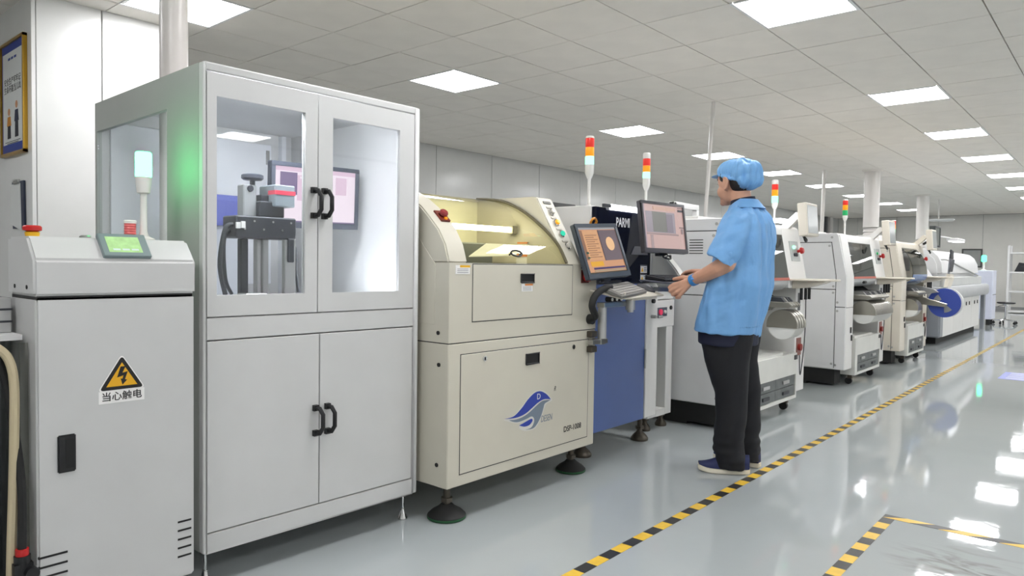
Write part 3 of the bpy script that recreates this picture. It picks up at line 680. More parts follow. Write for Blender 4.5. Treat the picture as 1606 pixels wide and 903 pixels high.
b = B(); b.box((3.04, PY-.001, 1.098), (3.10, PY+.001, 1.108)); build('switch_caption', b, labelk, t)
# red emergency button on cheek
def on_arc(s):
    return arc[s]
b = B(); (ya, za), (yb_, zb_) = (2.262, 1.297), (2.318, 1.345); nrm = Vector((0, -(zb_-za), yb_-ya)).normalized(); u = Vector((0, yb_-ya, zb_-za)).normalized(); c = Vector((2.168, (ya+yb_)/2, (za+zb_)/2))
es = plane_m(c+nrm*.003, (1, 0, 0), u)
b.box((-.026, -.034, -.006), (.026, .034, .004)); b.mat4(es); ep = build('emergency_plate', b, mat('red_brown_plate', (120, 44, 30), .45), t)
b = B(); b.lathe((0, .0, .004), [(.012, 0), (.020, .008), (.020, .018), (.015, .024)], 18); b.mat4(es); build('emergency_button', b, mat('dark_red_button', (140, 40, 44), .35), ep)
b = B(); b.lathe((.004, -.022, .004), [(.008, 0), (.008, .006)], 10); b.mat4(es); build('amber_dot', b, amber, ep)
# button column on the right block slope
sl = Vector((0, 2.372-PY, 1.468-1.118)).normalized(); nn = Vector((0, -(1.468-1.118), 2.372-PY)).normalized()
def on_slope(x, f): return plane_m(Vector((x, PY, 1.118))+sl*(f*.409)+nn*.003, (1, 0, 0), sl)
gbtn = mat('clear_button', (190, 186, 176), .3)
for f, m_ in ((.78, gbtn), (.62, mat('amber_button', (235, 165, 30), .3, emit=.5, ecol=(255, 170, 30))), (.45, emis('green_button_lit', (70, 225, 185), .9)), (.27, gbtn)):
    b = B(); b.lathe((0, 0, 0), [(.019, 0), (.019, .004), (.015, .006)], 18); b.mat4(on_slope(2.992, f)); q = build('button_ring', b, chrome, t)
    b = B(); b.lathe((0, 0, .004), [(.014, 0), (.014, .010), (.010, .013)], 18); b.mat4(on_slope(2.992, f)); build('button', b, m_, q)
    b = B(); b.box((-.022, .026, -.002), (.022, .036, .001)); b.mat4(on_slope(2.992, f)); build('button_caption', b, mat('faint_caption', (190, 184, 172), .5), t)
b = B(); b.box((-.03, .046, -.002), (.03, .06, .002)); b.mat4(on_slope(2.992, .80)); build('name_plate', b, mat('grey_plate', (120, 118, 112), .5), t)
# side face details
bolt_dots('plug', t, [(PX0, 2.222, .821), (PX0, 2.216, .685), (PX0, 2.223, .254)], .009)
b = B(); b.prism([(2.245, .855), (2.245, 1.113), (2.38, 1.26), (3.3, 1.26), (3.3, .855)], 'x', PX0-.0015, PX0+.003); build('side_cover', b, beige, t, bevel=.001)
level_foot(t, 2.175, 2.245, .158, .085, rubber, green); level_foot(t, 3.13, 2.27, .158, .08, rubber, green)
level_foot(t, 2.175, 3.45, .158, .085); level_foot(t, 3.1, 3.45, .158, .085)
# hose loop at right front
b = B(); b.tube(smooth_path([(3.12, 2.155, .835), (3.09, 2.10, .852), (3.015, 2.07, .91), (3.03, 2.06, .965), (3.10, 2.05, 1.0), (3.15, 2.05, 1.005)]), .018, 12); hs = build('black_hose', b, rubber, t)
b = B(); b.cyl((3.12, 2.16, .833), (3.12, 2.135, .833), .027, n=18); build('hose_socket', b, black, hs)
# emblem: bird (outline points from the lower left tail), lettering
lb = mat('emblem_blue', (40, 62, 158), .4, vary=0); lgm = mat('emblem_grey', (116, 128, 142), .4, vary=0); lw = mat('emblem_white', (222, 222, 222), .4, vary=0)
def E_old(px, py): # crop pixels -> world on the door (local scale, fitted to the panel)
    return (2.454+(px-240)*(2.802-2.454)/(780-240), .405+.0857*(px-240)/540*0+(577-py)*.000560+(px-240)*(.0000075))
def E_(px, py):
    dx_, dy_ = px-500, py-480; q = dx_*dy_*1e-3
    return (2.61894+.00063583*dx_+9.68e-6*dy_+5.3e-6*q, .419632-9.3415e-5*dx_-.00040867*dy_-5.8457e-5*q)
def shape(pts, lift, m_, name='emblem_piece'):
    b = B(); P = [E_(*p) for p in pts]; b.prism(P, 'y', PY-.002-lift, PY-.0015); return build(name, b, m_, ld)
def curve(pts, n=5): return [(p.x, p.y) for p in smooth_path([(a, c, 0) for a, c in pts], n)]
top_edge = curve([(236, 578), (340, 545), (430, 450), (500, 352), (580, 272), (650, 250), (715, 275), (755, 310), (783, 345)])
mid_edge = curve([(783, 345), (700, 345), (630, 380), (560, 440), (480, 510), (400, 552), (320, 572), (236, 578)])
shape(top_edge+mid_edge[1:-1], .0012, lb)
g_top = curve([(285, 592), (360, 585), (440, 555), (520, 500), (600, 425), (670, 370), (730, 355), (783, 352)])
g_right = curve([(783, 352), (740, 375), (705, 400), (690, 450), (660, 545), (610, 640), (560, 690), (470, 706)])
g_in = curve([(470, 706), (540, 680), (575, 620), (575, 570), (545, 548), (480, 580), (400, 612), (340, 614), (285, 592)])
shape(g_top+g_right[1:]+g_in[1:-1], .0010, lgm)
shape(curve([(400, 655), (460, 620), (520, 585), (550, 575), (556, 600), (520, 648), (460, 668), (400, 655)])[:-1], .0012, lb)
shape(curve([(225, 590), (340, 540), (425, 440), (500, 340), (580, 258), (650, 238), (720, 262), (795, 342), (790, 368), (745, 388), (715, 420), (670, 550), (615, 655), (555, 705), (455, 716), (400, 665), (540, 560), (400, 625), (300, 615), (225, 590)], 4)[:-1], .0004, mat('emblem_halo', (212, 210, 204), .4, vary=0), 'emblem_outline')
dx, dz = E_(632, 315); text('emblem_letter', 'D', .040, FRONT(dx, PY-.0036, dz), lw, ld)
dx, dz = E_(722, 575); text('emblem_lettering', 'DESEN', .046, FRONT(2.767, PY-.0025, .361), mat('emblem_grey', (116, 128, 142)), ld, wscale=.66, shear=.15)
text('mark_letter', 'R', .034, FRONT(2.83, PY-.0025, .499), ink, ld, wscale=.8, shear=.3)
text('model_lettering', 'DSP-1008', .040, FRONT(2.985, PY-.0025, .279), ink, ld, wscale=.95, bold=.015)
# swing arm carrying tray
am = B(); am.box((3.15, 2.10, .70), (3.19, 2.16, .73)); am.box((3.08, 2.105, .703), (3.22, 2.135, .727)); arm = build('swing_arm', am, steel, t, bevel=.002)
for zz in (.675, .755):
    b = B(); b.box((3.10, 2.125, zz-.016), (3.15, 2.16, zz+.016)); build('arm_bracket', b, iron, arm, bevel=.003)
b = B(); b.cyl((3.185, 2.12, .73), (3.185, 2.12, .905), .024, n=16); build('arm_post', b, alu, arm)
b = B(); b.box((3.16, 2.09, .895), (3.42, 2.14, .92)); build('arm_beam', b, steel, arm, bevel=.002)
b = B(); b.cyl((3.40, 2.08, .875), (3.40, 2.08, .935), .026, n=18); b.cyl((3.40, 2.08, .862), (3.40, 2.08, .875), .018, n=14); build('arm_joint', b, alu, arm)
tiltm = plane_m((3.36, 2.03, .965), (1, .03, .01), (0, .957, .29))     # tray plane
tr = B(); pts = [(-.30, .10), (-.26, .105), (.25, .10), (.27, .05), (.26, -.045), (-.17, -.05), (-.22, -.03)]
tr.prism(pts, 'z', -.008, .002); tr.mat4(tiltm); tray = build('keyboard_tray', tr, cream2, arm, bevel=.003)
tp = B(); tp.box((-.20, -.05, .002), (-.185, -.042, .03)); tp.mat4(tiltm); build('tray_peg', tp, cream2, tray)
tp = B(); tp.box((-.05, -.02, -.03), (.23, .06, -.008)); tp.mat4(tiltm); build('tray_drawer', tp, cream2, tray)
for q in range(3):
    b = B(); x = 3.20+.045*q; b.cyl((x, 2.07, .938), (x, 2.105, .938), .014, n=12); cp = build('tray_knob', b, black, arm); b = B(); b.cyl((x, 2.066, .938), (x, 2.07, .938), .009, n=12); build('knob_face', b, lampwhite, cp)
# monitor, keyboard and mouse on the swing arm
or_, orl, gp, gp2 = scr('orange', (222, 165, 125), .8), scr('light_orange', (242, 196, 150), .9), scr('slate', (142, 126, 134), .55), scr('grey_line', (128, 112, 116), .5)
M1 = mon_matrix((3.184, 2.118, 1.198), -92.74, 18.94, 3.3)
m1 = monitor('dark framed monitor with orange screen tilted back on the printer swing arm', .375, .30, M1, [
    (0, 0, 1, 1, or_), (0, .955, 1, 1, scr('title_bar', (196, 196, 200), .6)), (.02, .3, .09, .94, scr('rust', (178, 134, 108), .6)), (.10, .30, .48, .93, scr('orange2', (228, 175, 130), .8)), (.50, .27, .99, .94, gp), (.50, .27, .52, .94, scr('slate2', (120, 108, 116), .45)), (.10, .16, .42, .26, scr('amber', (238, 178, 60), .85)), (.14, .09, .98, .13, scr('violet', (96, 80, 130), .5)), (.14, .045, .98, .075, scr('straw', (196, 180, 150), .6)),
    (.06, .43, .11, .47, scr('teal', (60, 110, 100), .5)), (.06, .33, .11, .36, scr('teal', (60, 110, 100), .5)), (0, 0, 1, .03, scr('olive', (110, 100, 80), .4))], bez=.02, m=mat('monitor_slate', (62, 70, 80), .45), bottom=.026)
sm = M1 @ Matrix.Translation((-.375/2+.02, -.15+.026, -.0015)); n_ = 24
b = B(); b.prism([(.25+.034*math.cos(2*PI*i/n_), .160+.038*math.sin(2*PI*i/n_)) for i in range(n_)], 'z', -.004, 0); b.mat4(sm); build('screen_disc', b, orl, m1)
b = B()
for r_ in range(11): b.box((.045, .088+.012*r_, -.004), (.045+(.07 if r_ % 2 else .10), .092+.012*r_, -.0002))
b.mat4(sm); build('screen_rows', b, scr('row_brown', (196, 150, 118), .6), m1)
b = B(); b.box((-.03, -.16, -.05), (.03, -.05, -.03)); b.mat4(M1); build('stand', b, dark, m1)
def keyboard(label, mtx, W_, D_, m_, km, grp=None):
    t = thing('keyboard', label, 'keyboard', tuple(mtx.translation), 0, grp)
    b = B(); b.prism([(-D_/2, 0), (D_/2, 0), (D_/2, .026), (-D_/2, .014)], 'x', -W_/2, W_/2); b.mat4(mtx); build('case', b, m_, t, bevel=.003)
    slope = .012/D_
    for r_ in range(5):
        b = B(); nk = 15 if r_ else 9
        for q in range(nk):
            x0 = -W_/2+.012+(W_-.024)*q/nk; x1 = -W_/2+.012+(W_-.024)*(q+1)/nk-.002; y0 = -D_/2+.012+(D_-.024)*r_/5; y1 = y0+(D_-.024)/5-.002
            zc = .014+slope*(y0+D_/2)
            b.box((x0, y0, zc), (x1, y1, zc+.006))
        b.mat4(mtx); build('key_row', b, km, t)
    return t
def mouse(label, mtx, m_, grp=None):
    b = B(); rings = []
    for k in range(9):
        s_ = k/8; y = -.055+.11*s_; w_ = .029*math.sin(PI*(.08+.84*s_))**.6; h_ = .034*math.sin(PI*(.06+.8*s_)) ** .7
        rings.append([(w_*math.cos(PI*i/8), y, max(.002, h_*math.sin(PI*i/8))) for i in range(9)]+[(-w_*.9, y, 0), (w_*.9, y, 0)])
    b.loft(rings); b.mat4(mtx); t = thing('mouse', label, 'mouse', tuple(mtx.translation), 0, grp); build('shell', b, m_, t, angle=60)
    b = B(); b.cyl((-.004, .03, .027), (.004, .03, .027), .008, n=12); b.mat4(mtx); build('wheel', b, dark, t); return t
kb1 = mat('grey_keyboard', (112, 110, 106), .5); kk1 = mat('grey_keys', (158, 155, 150), .5)
K1 = tiltm @ Matrix.Translation((-.075, .028, .0045)) @ Matrix.Rotation(.16, 4, 'Z')
keyboard('grey keyboard on the cream tray below the orange screen', K1, .36, .135, kb1, kk1)
mouse('dark grey mouse at right end of the printer keyboard tray', tiltm @ Matrix.Translation((.195, .045, .0035)) @ Matrix.Rotation(.5, 4, 'Z'), mat('mouse_grey', (70, 70, 74), .4))

# ------------------------------------------------------------------ paste inspection machine (blue front)
GX0, GX1, GY, GB = 3.335, 4.05, 2.28, 3.5
t = insp = thing('inspection_machine', 'white inspection machine with black glass top front and blue lower front panel', 'machine', (3.7, 2.9, 0))
b = B(); b.box((GX0, GY+.03, .16), (GX1, GB, 1.455)); build('body', b, mwhite, t, bevel=.006)
b = B(); b.box((3.34, GY, .162), (3.905, GY+.03, 1.008)); build('blue_panel', b, navy, t, bevel=.003)
b = B(); b.box((3.345, GY, 1.014), (3.95, GY+.03, 1.448)); bw = build('black_window', b, mat('black_glass', (18, 22, 38), .05, spec=.15, vary=0), t, bevel=.002)
b = B(); b.box((3.91, GY-.005, .165), (GX1, GY+.03, 1.01)); wp = build('white_post', b, mwhite, t, bevel=.004)
b = B(); b.box((3.955, GY-.005, 1.012), (GX1, GY+.03, 1.452)); build('white_post', b, mwhite, t, bevel=.004)
b = B(); b.cyl((3.905, GY-.006, .48), (3.905, GY-.006, .60), .006, n=8); build('hinge', b, steel, t)
lb2 = B(); lb2.box((3.47, GY-.02, 1.436), (3.93, GY-.002, 1.468)); lm = build('light_bar', lb2, emis('tube_cool_white', (248, 250, 255), 5), t, bevel=.004)
b = B(); b.box((3.40, GY-.018, 1.448), (3.47, GY-.002, 1.466)); build('bar_end', b, dark, lm)
text('lettering', 'PARMI', .075, FRONT(3.625, GY-.0015, 1.368), mat('white_letter', (235, 235, 238), .4, vary=0), bw, wscale=.72, bold=.02)
b = B(); b.prism([(3.72, 1.185), (3.91, 1.185), (3.90, 1.235), (3.76, 1.235)], 'y', GY-.006, GY); build('window_catch', b, mat('dim_grey', (88, 90, 98), .4), bw)
for q in range(2):
    z0 = 1.02+.054*q; b = B(); b.box((3.835, GY-.0015, z0), (3.912, GY, z0+.05)); s_ = build('warning_label', b, labelw, bw)
    b = B(); b.prism([(3.842, z0+.008), (3.868, z0+.008), (3.855, z0+.036)], 'y', GY-.0022, GY-.001); build('label_triangle', b, labely, s_)
    b = B(); [b.box((3.874, GY-.0022, z0+.01+.01*k_), (3.906, GY-.001, z0+.014+.01*k_)) for k_ in range(3)]; b.box((3.835, GY-.0021, z0+.042), (3.912, GY-.001, z0+.05)); build('label_print', b, labelk, s_)
b = B(); b.box((3.20, 2.62, 1.456), (3.62, 2.66, 1.49)); b.box((3.3, 2.55, 1.456), (3.34, 2.66, 1.475)); build('top_rail', b, mat('dark_rail', (62, 62, 62), .5), t, bevel=.004)
b = B(); b.tube(smooth_path([(3.29, GY+.0, 1.345), (3.285, GY-.01, 1.365), (3.31, GY-.012, 1.378), (3.335, GY-.01, 1.362), (3.33, GY, 1.34)]), .007, 8); build('orange_hook', b, mat('orange_plastic', (225, 150, 50), .4), t)
b = B(); b.cyl((3.982, GY-.02, .897), (3.982, GY-.004, .897), .014, n=16); build('black_plug', b, black, wp)
b = B(); b.cyl((3.975, GY-.035, .80), (3.975, GY-.004, .80), .011, n=14); b.cyl((3.975, GY-.05, .80), (4.03, GY-.05, .80), .007, n=10); build('latch', b, steel, wp)
level_foot(t, 4.0, 2.36, .16, .055, iron); level_foot(t, 3.42, 2.4, .16, .055, iron); level_foot(t, 4.0, 3.4, .16, .055, iron); level_foot(t, 3.42, 3.4, .16, .055, iron)
def stack_light(parent, x, y, z0, zs, r=.022, lit=True, top=False, order=('r', 'a', 'g')):
    """zs: heights (body bottom, green bottom, amber bottom, red bottom, red top)"""
    b = B(); b.cyl((x, y, z0), (x, y, zs[0]), r*.36, n=10); b.lathe((x, y, z0), [(r*.9, 0), (r*.9, .006), (r*.36, .014)], 12); s_ = build('stack_light', b, lampwhite, parent)
    b = B(); b.lathe((x, y, zs[0]), [(r*.5, 0), (r, .03), (r, zs[1]-zs[0])], 16); build('lamp_body', b, lampwhite, s_)
    for n_, (z0_, z1_, m_) in enumerate(((zs[1], zs[2], greenon if lit else greenoff), (zs[2], zs[3], amber), (zs[3], zs[4], redlens))):
        b = B(); b.lathe((x, y, z0_+.001), [(r*.97, 0), (r, .002), (r, z1_-z0_-.004), (r*.97, z1_-z0_-.002)], 16); build(('green_lens', 'amber_lens', 'red_lens')[n_], b, m_, s_)
    b = B(); b.lathe((x, y, zs[4]), [(r, 0), (r, .006 if not top else .03), (r*.8, .012 if not top else .036)], 16); build('lamp_cap', b, lampwhite, s_)
stack_light(t, 3.444, 2.40, 1.455, (1.62, 1.70, 1.748, 1.80, 1.852), .026)
stack_light(t, 4.02, 2.36, 1.455, (1.60, 1.675, 1.715, 1.755, 1.80), .024, top=True)
# swivel arm, monitor and keyboard shelf of the inspection machine
b = B(); b.prism([(2.23, .985), (2.12, .985), (2.06, 1.03), (2.11, 1.10), (2.20, 1.20), (2.275, 1.24), (2.275, 1.05)], 'x', 3.965, 4.04); sa = build('monitor_arm', b, mat('arm_grey_white', (205, 205, 200), .4), t, bevel=.008, seg=2)
b = B(); b.cyl((3.955, 2.10, 1.01), (4.05, 2.10, 1.01), .03, n=18); build('arm_pivot', b, mat('arm_grey_white', (205, 205, 200)), sa)
M2 = mon_matrix((3.78, 2.084, 1.344), -95.43, 7.75, -.17)
mp_, mg = scr('dusty_pink', (212, 178, 172), .75), scr('grey_board', (140, 140, 134), .55)
m2 = monitor('large dark framed monitor with dusty pink screen in front of worker', .44, .30, M2, [
    (0, 0, 1, 1, mp_), (.0, .0, .05, 1, scr('lilac_edge', (190, 170, 180), .65)), (.06, .36, .78, .84, scr('lilac', (172, 162, 172), .62)), (.22, .38, .56, .84, mg), (.56, .38, .72, .80, scr('lilac2', (158, 146, 160), .55)), (.06, .31, .84, .35, scr('lilac3', (186, 160, 160), .6)), (.14, 0, .2, .3, scr('lilac4', (190, 168, 168), .65)), (.87, .88, 1, .93, scr('slate3', (92, 90, 100), .35)), (.87, .96, 1, .975, gp2), (.88, .5, 1, .52, gp2), (.92, .36, .97, .48, scr('lilac5', (170, 148, 150), .6)), (.25, .88, .8, .96, scr('peach', (216, 176, 158), .75))],
    bez=.016, m=mat('monitor_grey2', (70, 68, 72), .45), bottom=.026)
b = B(); b.box((-.03, -.16, -.07), (.03, .02, -.035)); b.mat4(M2); build('stand', b, dark, m2)
b = B()
for k_ in range(2): b.tube(smooth_path([M2 @ Vector(p) for p in ((.0, -.15, -.03), (-.03, -.175, -.01), (.02, -.185+.02*k_, .0), (.05, -.17, -.02), (.02, -.15, -.03))]), .005, 6)
build('cable', b, black, m2)
KP = plane_m((3.83, 2.04, 1.035), (1, 0, .0), (.0, 1, .06))
b = B(); b.box((-.245, -.095, -.012), (.235, .10, -.002)); b.mat4(KP); sh = build('keyboard_shelf', b, mat('shelf_dark', (78, 80, 92), .45), t, bevel=.003)
b = B(); b.box((3.99, 2.12, .96), (4.02, 2.275, .985)); build('shelf_bracket', b, steel, t)
keyboard('slim black keyboard on the dark shelf in front of worker', KP @ Matrix.Translation((-.055, .005, -.001)) @ Matrix.Rotation(-.12, 4, 'Z'), .29, .145, mat('black_keyboard', (40, 40, 44), .5), mat('black_keys', (66, 66, 70), .5))
mouse('black mouse under worker\'s right hand', KP @ Matrix.Translation((.15, -.03, -.0015)), black)

# ------------------------------------------------------------------ link conveyor
t = conv = thing('link_conveyor', 'short white transfer conveyor on legs between inspection machine and first mounter', 'conveyor', (4.4, 2.9, 0))
CXa, CXb, CY = 4.20, 4.52, 2.42
b = B(); b.box((CXa, CY, .89), (CXb, 3.3, .94)); b.box((CXa, CY, .94), (CXb, CY+.03, .985)); b.box((CXa, 3.27, .94), (CXb, 3.3, .985)); build('rail_top', b, mwhite, t, bevel=.003)
b = B(); b.box((4.30, CY-.002, .945), (4.40, CY+.01, .985)); build('belt_slot', b, ink, t)
b = B(); b.cyl((4.47, CY-.006, .965), (4.47, CY, .965), .014, n=14); b.cyl((4.24, CY-.006, .91), (4.24, CY, .91), .014, n=14); build('cap', b, steel, t)
b = B(); b.box((CXa, CY, .70), (CXb+.02, CY+.10, .885)); bx_ = build('control_box', b, mwhite, t, bevel=.004)
b = B(); b.box((4.30, CY-.004, .775), (4.43, CY, .835)); sp = build('switch_plate', b, mat('slate_plate', (72, 78, 92), .4), bx_)
b = B(); b.cyl((4.335, CY-.014, .805), (4.335, CY-.004, .805), .02, n=16); build('red_switch', b, mat('pink_red', (220, 50, 90), .35, emit=.2), sp)
b = B(); b.cyl((4.395, CY-.014, .805), (4.395, CY-.004, .805), .012, n=14); build('white_switch', b, lampwhite, sp)
b = B(); b.cyl((4.485, CY-.008, .83), (4.485, CY, .83), .014, n=14); build('black_knob', b, black, bx_)
for x0, x1 in ((CXa, 4.31), (4.435, CXb)):
    b = B(); b.box((x0, CY, .09), (x1, CY+.08, .70)); build('leg', b, mwhite, t, bevel=.003)
    b = B(); b.box((x0, 3.2, .09), (x1, 3.28, .89)); build('leg', b, mwhite, t, bevel=.003)
b = B(); b.box((4.31, CY, .09), (4.435, CY+.08, .135)); build('cross_bar', b, mwhite, t)
b = B(); b.box((4.31, CY+.07, .135), (4.435, CY+.08, .70)); build('inner_panel', b, mat('inner_panel_grey', (150, 152, 148), .5), t)
level_foot(t, 4.47, CY+.05, .09, .04, iron); level_foot(t, 4.25, CY+.05, .09, .04, iron); level_foot(t, 4.47, 3.24, .09, .04, iron); level_foot(t, 4.25, 3.24, .09, .04, iron)
# ------------------------------------------------------------------ component mounters
cartm = mat('cart_white', (222, 222, 216), .4); grille = mat('drawer_grey', (104, 108, 108), .5, vary=.1, scale=20); lipm = mat('lip_grey', (196, 198, 198), .35)
redline = mat('red_line', (205, 110, 95), .4); reelw = mat('reel_white', (232, 232, 228), .35); guardm = mat('reel_guard_metal', (165, 162, 152), .28, metal=.85)
feedm = mat('feeder_metal', (150, 148, 140), .32, metal=.7); scrm = mat('idle_screen', (176, 180, 180), .15)
FY, TOPZ = 2.0, 1.45
def slopeY(z): return FY if z < 1.04 else FY+(z-1.04)*.195
def mounter(x, label, paint, side, tower, curved=False, lit=True, tz=1.785, mon='beige'):
    t = thing('mounting_machine', label, 'machine', (x+.69, 2.8, 0), 0, None)
    def blk(name, xa, xb, z0, m, par=t, yb=3.55, z1=TOPZ):
        b = B(); b.prism([(FY, z0), (FY, 1.04), (slopeY(z1-.02), z1-.02), (slopeY(z1)+.02, z1), (yb, z1), (yb, z0)], 'x', xa, xb); return build(name, b, m, par, bevel=.004)
    lc = blk('left_column', x+.022, x+.24, .165, paint, yb=2.56)
    blk('right_column', x+1.0, x+1.38, .96, paint, yb=2.56)
    b = B(); b.box((x+1.155, FY, .13), (x+1.38, 2.56, .958)); build('right_leg', b, paint, t, bevel=.003)
    b = B(); b.box((x+.022, 2.56, .165), (x+1.38, 3.55, TOPZ)); build('rear_body', b, paint, t, bevel=.004)
    b = B(); b.box((x+.06, 2.36, .0), (x+1.34, 3.45, .165)); b.box((x+.06, 2.1, .02), (x+.235, 2.36, .165)); build('base', b, rubber, t)
    # left side panels proud of the body
    def sp(name, pts):
        b = B(); b.prism(pts, 'x', x, x+.022); return build(name, b, side, t, bevel=.002)
    b = B(); b.prism([(FY+.012, .18), (3.52, .18), (3.52, 1.43), (slopeY(1.43)+.02, 1.43), (FY+.012, 1.04)], 'x', x+.012, x+.0215); build('panel_gap', b, seam, t)
    e = .0035
    sp('side_panel', [(2.094+e, .175), (3.53, .175), (3.53, .92-e), (2.094+e, .92-e)])
    sp('side_panel', [(2.094+e, .92+e), (3.53, .92+e), (3.53, 1.363-e), (2.142+e, 1.363-e), (2.094+e, 1.05)])
    sp('side_panel', [(FY+.002, .17), (2.094-e, .17), (2.094-e, .756-e), (FY+.002, .756-e)])
    sp('side_panel', [(FY+.002, .756+e), (2.094-e, .756+e), (2.094-e, 1.05), (2.142-e, 1.363+e), (3.53, 1.363+e), (3.53, TOPZ-.004), (slopeY(TOPZ)+.02, TOPZ-.004), (slopeY(TOPZ)+.004, TOPZ-.02), (FY+.002, 1.04)])
    for (yy, zz) in ((2.115, .22), (2.08, .21), (2.115, .89), (2.115, .95), (2.075, .72), (2.075, .80), (2.16, 1.33), (2.14, 1.41)):
        b = B(); b.cyl((x-.003, yy, zz), (x+.002, yy, zz), .011, n=12); build('screw', b, steel, t)
    b = B(); b.box((x+.022, FY-.001, .750), (x+.24, FY+.004, .754)); build('front_seam', b, seam, lc)
    for xx, zz in ((x+.17, .535), (x+.20, .46)):
        b = B(); b.box((xx-.014, FY-.008, zz-.028), (xx+.014, FY, zz+.028)); build('latch', b, black, lc, bevel=.002)
    # top strip, window and lip
    xa, xb = x+.242, x+.998
    b = B(); b.prism([(slopeY(1.372), 1.372), (slopeY(1.43), 1.43), (slopeY(1.44)+.02, 1.445), (2.56, 1.445), (2.56, 1.372)], 'x', xa, xb); build('hood_top', b, paint, t, bevel=.003)
    if not curved:
        b = B(); b.prism([(FY+.003, 1.042), (slopeY(1.372)+.002, 1.372), (slopeY(1.372)+.008, 1.372), (FY+.009, 1.042)], 'x', xa, xb); wn = build('window', b, smoke, t)
        b = B(); b.box((xa, FY-.003, 1.022), (xb, FY+.02, 1.042)); build('red_line', b, redline, t)
        lm_ = lipm
        lip = [(FY, 1.022), (FY+.004, .99), (FY+.05, .95), (2.2, .925), (2.3, .925), (2.3, 1.022)]
    else:
        prof = [(FY-.0, .96), (FY-.05, 1.0), (FY-.065, 1.06), (FY-.055, 1.16), (FY-.01, 1.28), (slopeY(1.372), 1.372)]
        b = B(); p = [(a.x, a.y) for a in smooth_path([(q[0], q[1], 0) for q in prof], 4)]
        b.prism(p+[(q[0]+.006, q[1]) for q in p[::-1]], 'x', xa, xb); wn = build('window', b, glass('curved_grey_acrylic', (176, 178, 176), .08), t, angle=60)
        b = B(); p2 = [q for q in p if q[1] < 1.075]; b.prism([(q[0]-.003, q[1]) for q in p2]+[(q[0], q[1]) for q in p2[::-1]], 'x', xa, xb); build('blue_band', b, mat('blue_acrylic', (110, 140, 190), .15), wn, angle=60)
        lip = [(FY, .96), (FY+.05, .93), (2.3, .925), (2.3, .97)]
    b = B(); b.prism(lip, 'x', xa, xb); lp = build('front_lip', b, lipm, t, bevel=.003)
    b = B(); b.cyl((x+.55, FY-.004, .985), (x+.62, FY-.004, .985), .014, n=10); build('lip_handle', b, black, lp)
    b = B(); b.box((xa, 2.50, 1.05), (xb, 2.555, 1.37)); build('inner_wall', b, mat('inner_grey', (196, 198, 198), .5), t)
    b = B(); b.box((xa, 2.25, 1.24), (xb, 2.32, 1.30)); b.box((x+.8, 2.1, 1.10), (x+.86, 2.5, 1.36)); b.box((x+.62, 2.18, 1.12), (x+.74, 2.30, 1.26)); build('gantry', b, mat('gantry_grey', (150, 150, 150), .35, metal=.4), t, bevel=.006)
    b = B(); b.box((xa+.02, slopeY(1.4)+.02, 1.385), (xb-.02, slopeY(1.4)+.05, 1.40)); b.box((xa+.02, 2.46, 1.34), (xb-.02, 2.49, 1.36)); build('inner_fill_strip', b, emis('inner_strip', (248, 250, 255), 22), t)  # glowing strips added out of sight to lighten the space behind the window
    b = B(); b.cyl((x+.28, 2.12, 1.33), (x+.96, 2.12, 1.33), .006, n=8); build('inner_rod', b, labelw, t)
    b = B(); b.box((x+.90, 2.1, 1.28), (x+.97, 2.2, 1.37)); build('inner_sensor', b, black, t)
    b = B(); b.box((xa, 2.35, .44), (x+1.153, 2.558, .90)); build('feeder_bay', b, mat('bay_grey', (120, 122, 118), .5), t)
    # control panel on right column
    pm = plane_m((x+1.20, slopeY(1.25)-.002, 1.25), (1, 0, 0), (0, .19, 1))
    b = B(); b.box((-.09, -.08, -.003), (.09, .08, .006)); b.mat4(pm); cp = build('control_panel', b, mat('panel_grey', (176, 180, 178), .4), t)
    for q, (px, py, m_) in enumerate(((-.03, .03, greenon if lit else greenoff), (.0, .03, lampwhite), (-.03, -.03, dark), (.01, -.03, dark))):
        b = B(); b.lathe((px, py, .006), [(.014, 0), (.014, .012), (.010, .014)], 12); b.mat4(pm); build('button', b, m_, cp)
    b = B(); b.lathe((.06, .0, .006), [(.012, 0), (.012, .02), (.026, .024), (.026, .04), (.018, .048)], 14); b.mat4(pm); build('emergency_stop', b, red, cp)
    b = B(); b.box((x+1.20, FY-.003, .78), (x+1.25, FY, .92)); build('label_strip', b, mat('dark_strip', (80, 82, 84), .5), t)
    b = B(); b.box((x+1.19, FY-.004, .42), (x+1.29, FY, .56)); ms = build('main_switch', b, mat('brown_red_plate', (130, 80, 70), .5), t); b = B(); b.cyl((x+1.24, FY-.025, .485), (x+1.24, FY-.004, .485), .028, n=16); build('switch_knob', b, mat('dark_red_knob', (140, 36, 30), .4), ms)
    b = B(); b.tube(smooth_path([(x+1.36, FY-.006, .98), (x+1.365, FY-.008, .7), (x+1.34, FY-.008, .45), (x+1.27, FY-.01, .26), (x+1.25, FY-.008, .42)]), .004, 6); build('cable', b, dark, t)
    # operator side tray
    b = B(); b.prism([(FY, 1.018), (FY, .955), (FY-.10, .965), (FY-.22, 1.0), (FY-.26, 1.018)], 'x', x+1.06, x+1.20); wt = build('tray_bracket', b, cream2, t, bevel=.004)
    b = B(); b.prism([(x+1.0, FY), (x+1.36, FY), (x+1.36, FY-.10), (x+1.20, FY-.32), (x+1.08, FY-.32), (x+1.0, FY-.12)], 'z', 1.018, 1.034); build('side_tray', b, cream2, wt, bevel=.004)
    for xx in (x+1.10, x+1.2, x+1.28):
        b = B(); b.cyl((xx, FY-.06, .87), (xx, FY-.06, .965), .012, n=8); build('hanging_tool', b, black, wt)
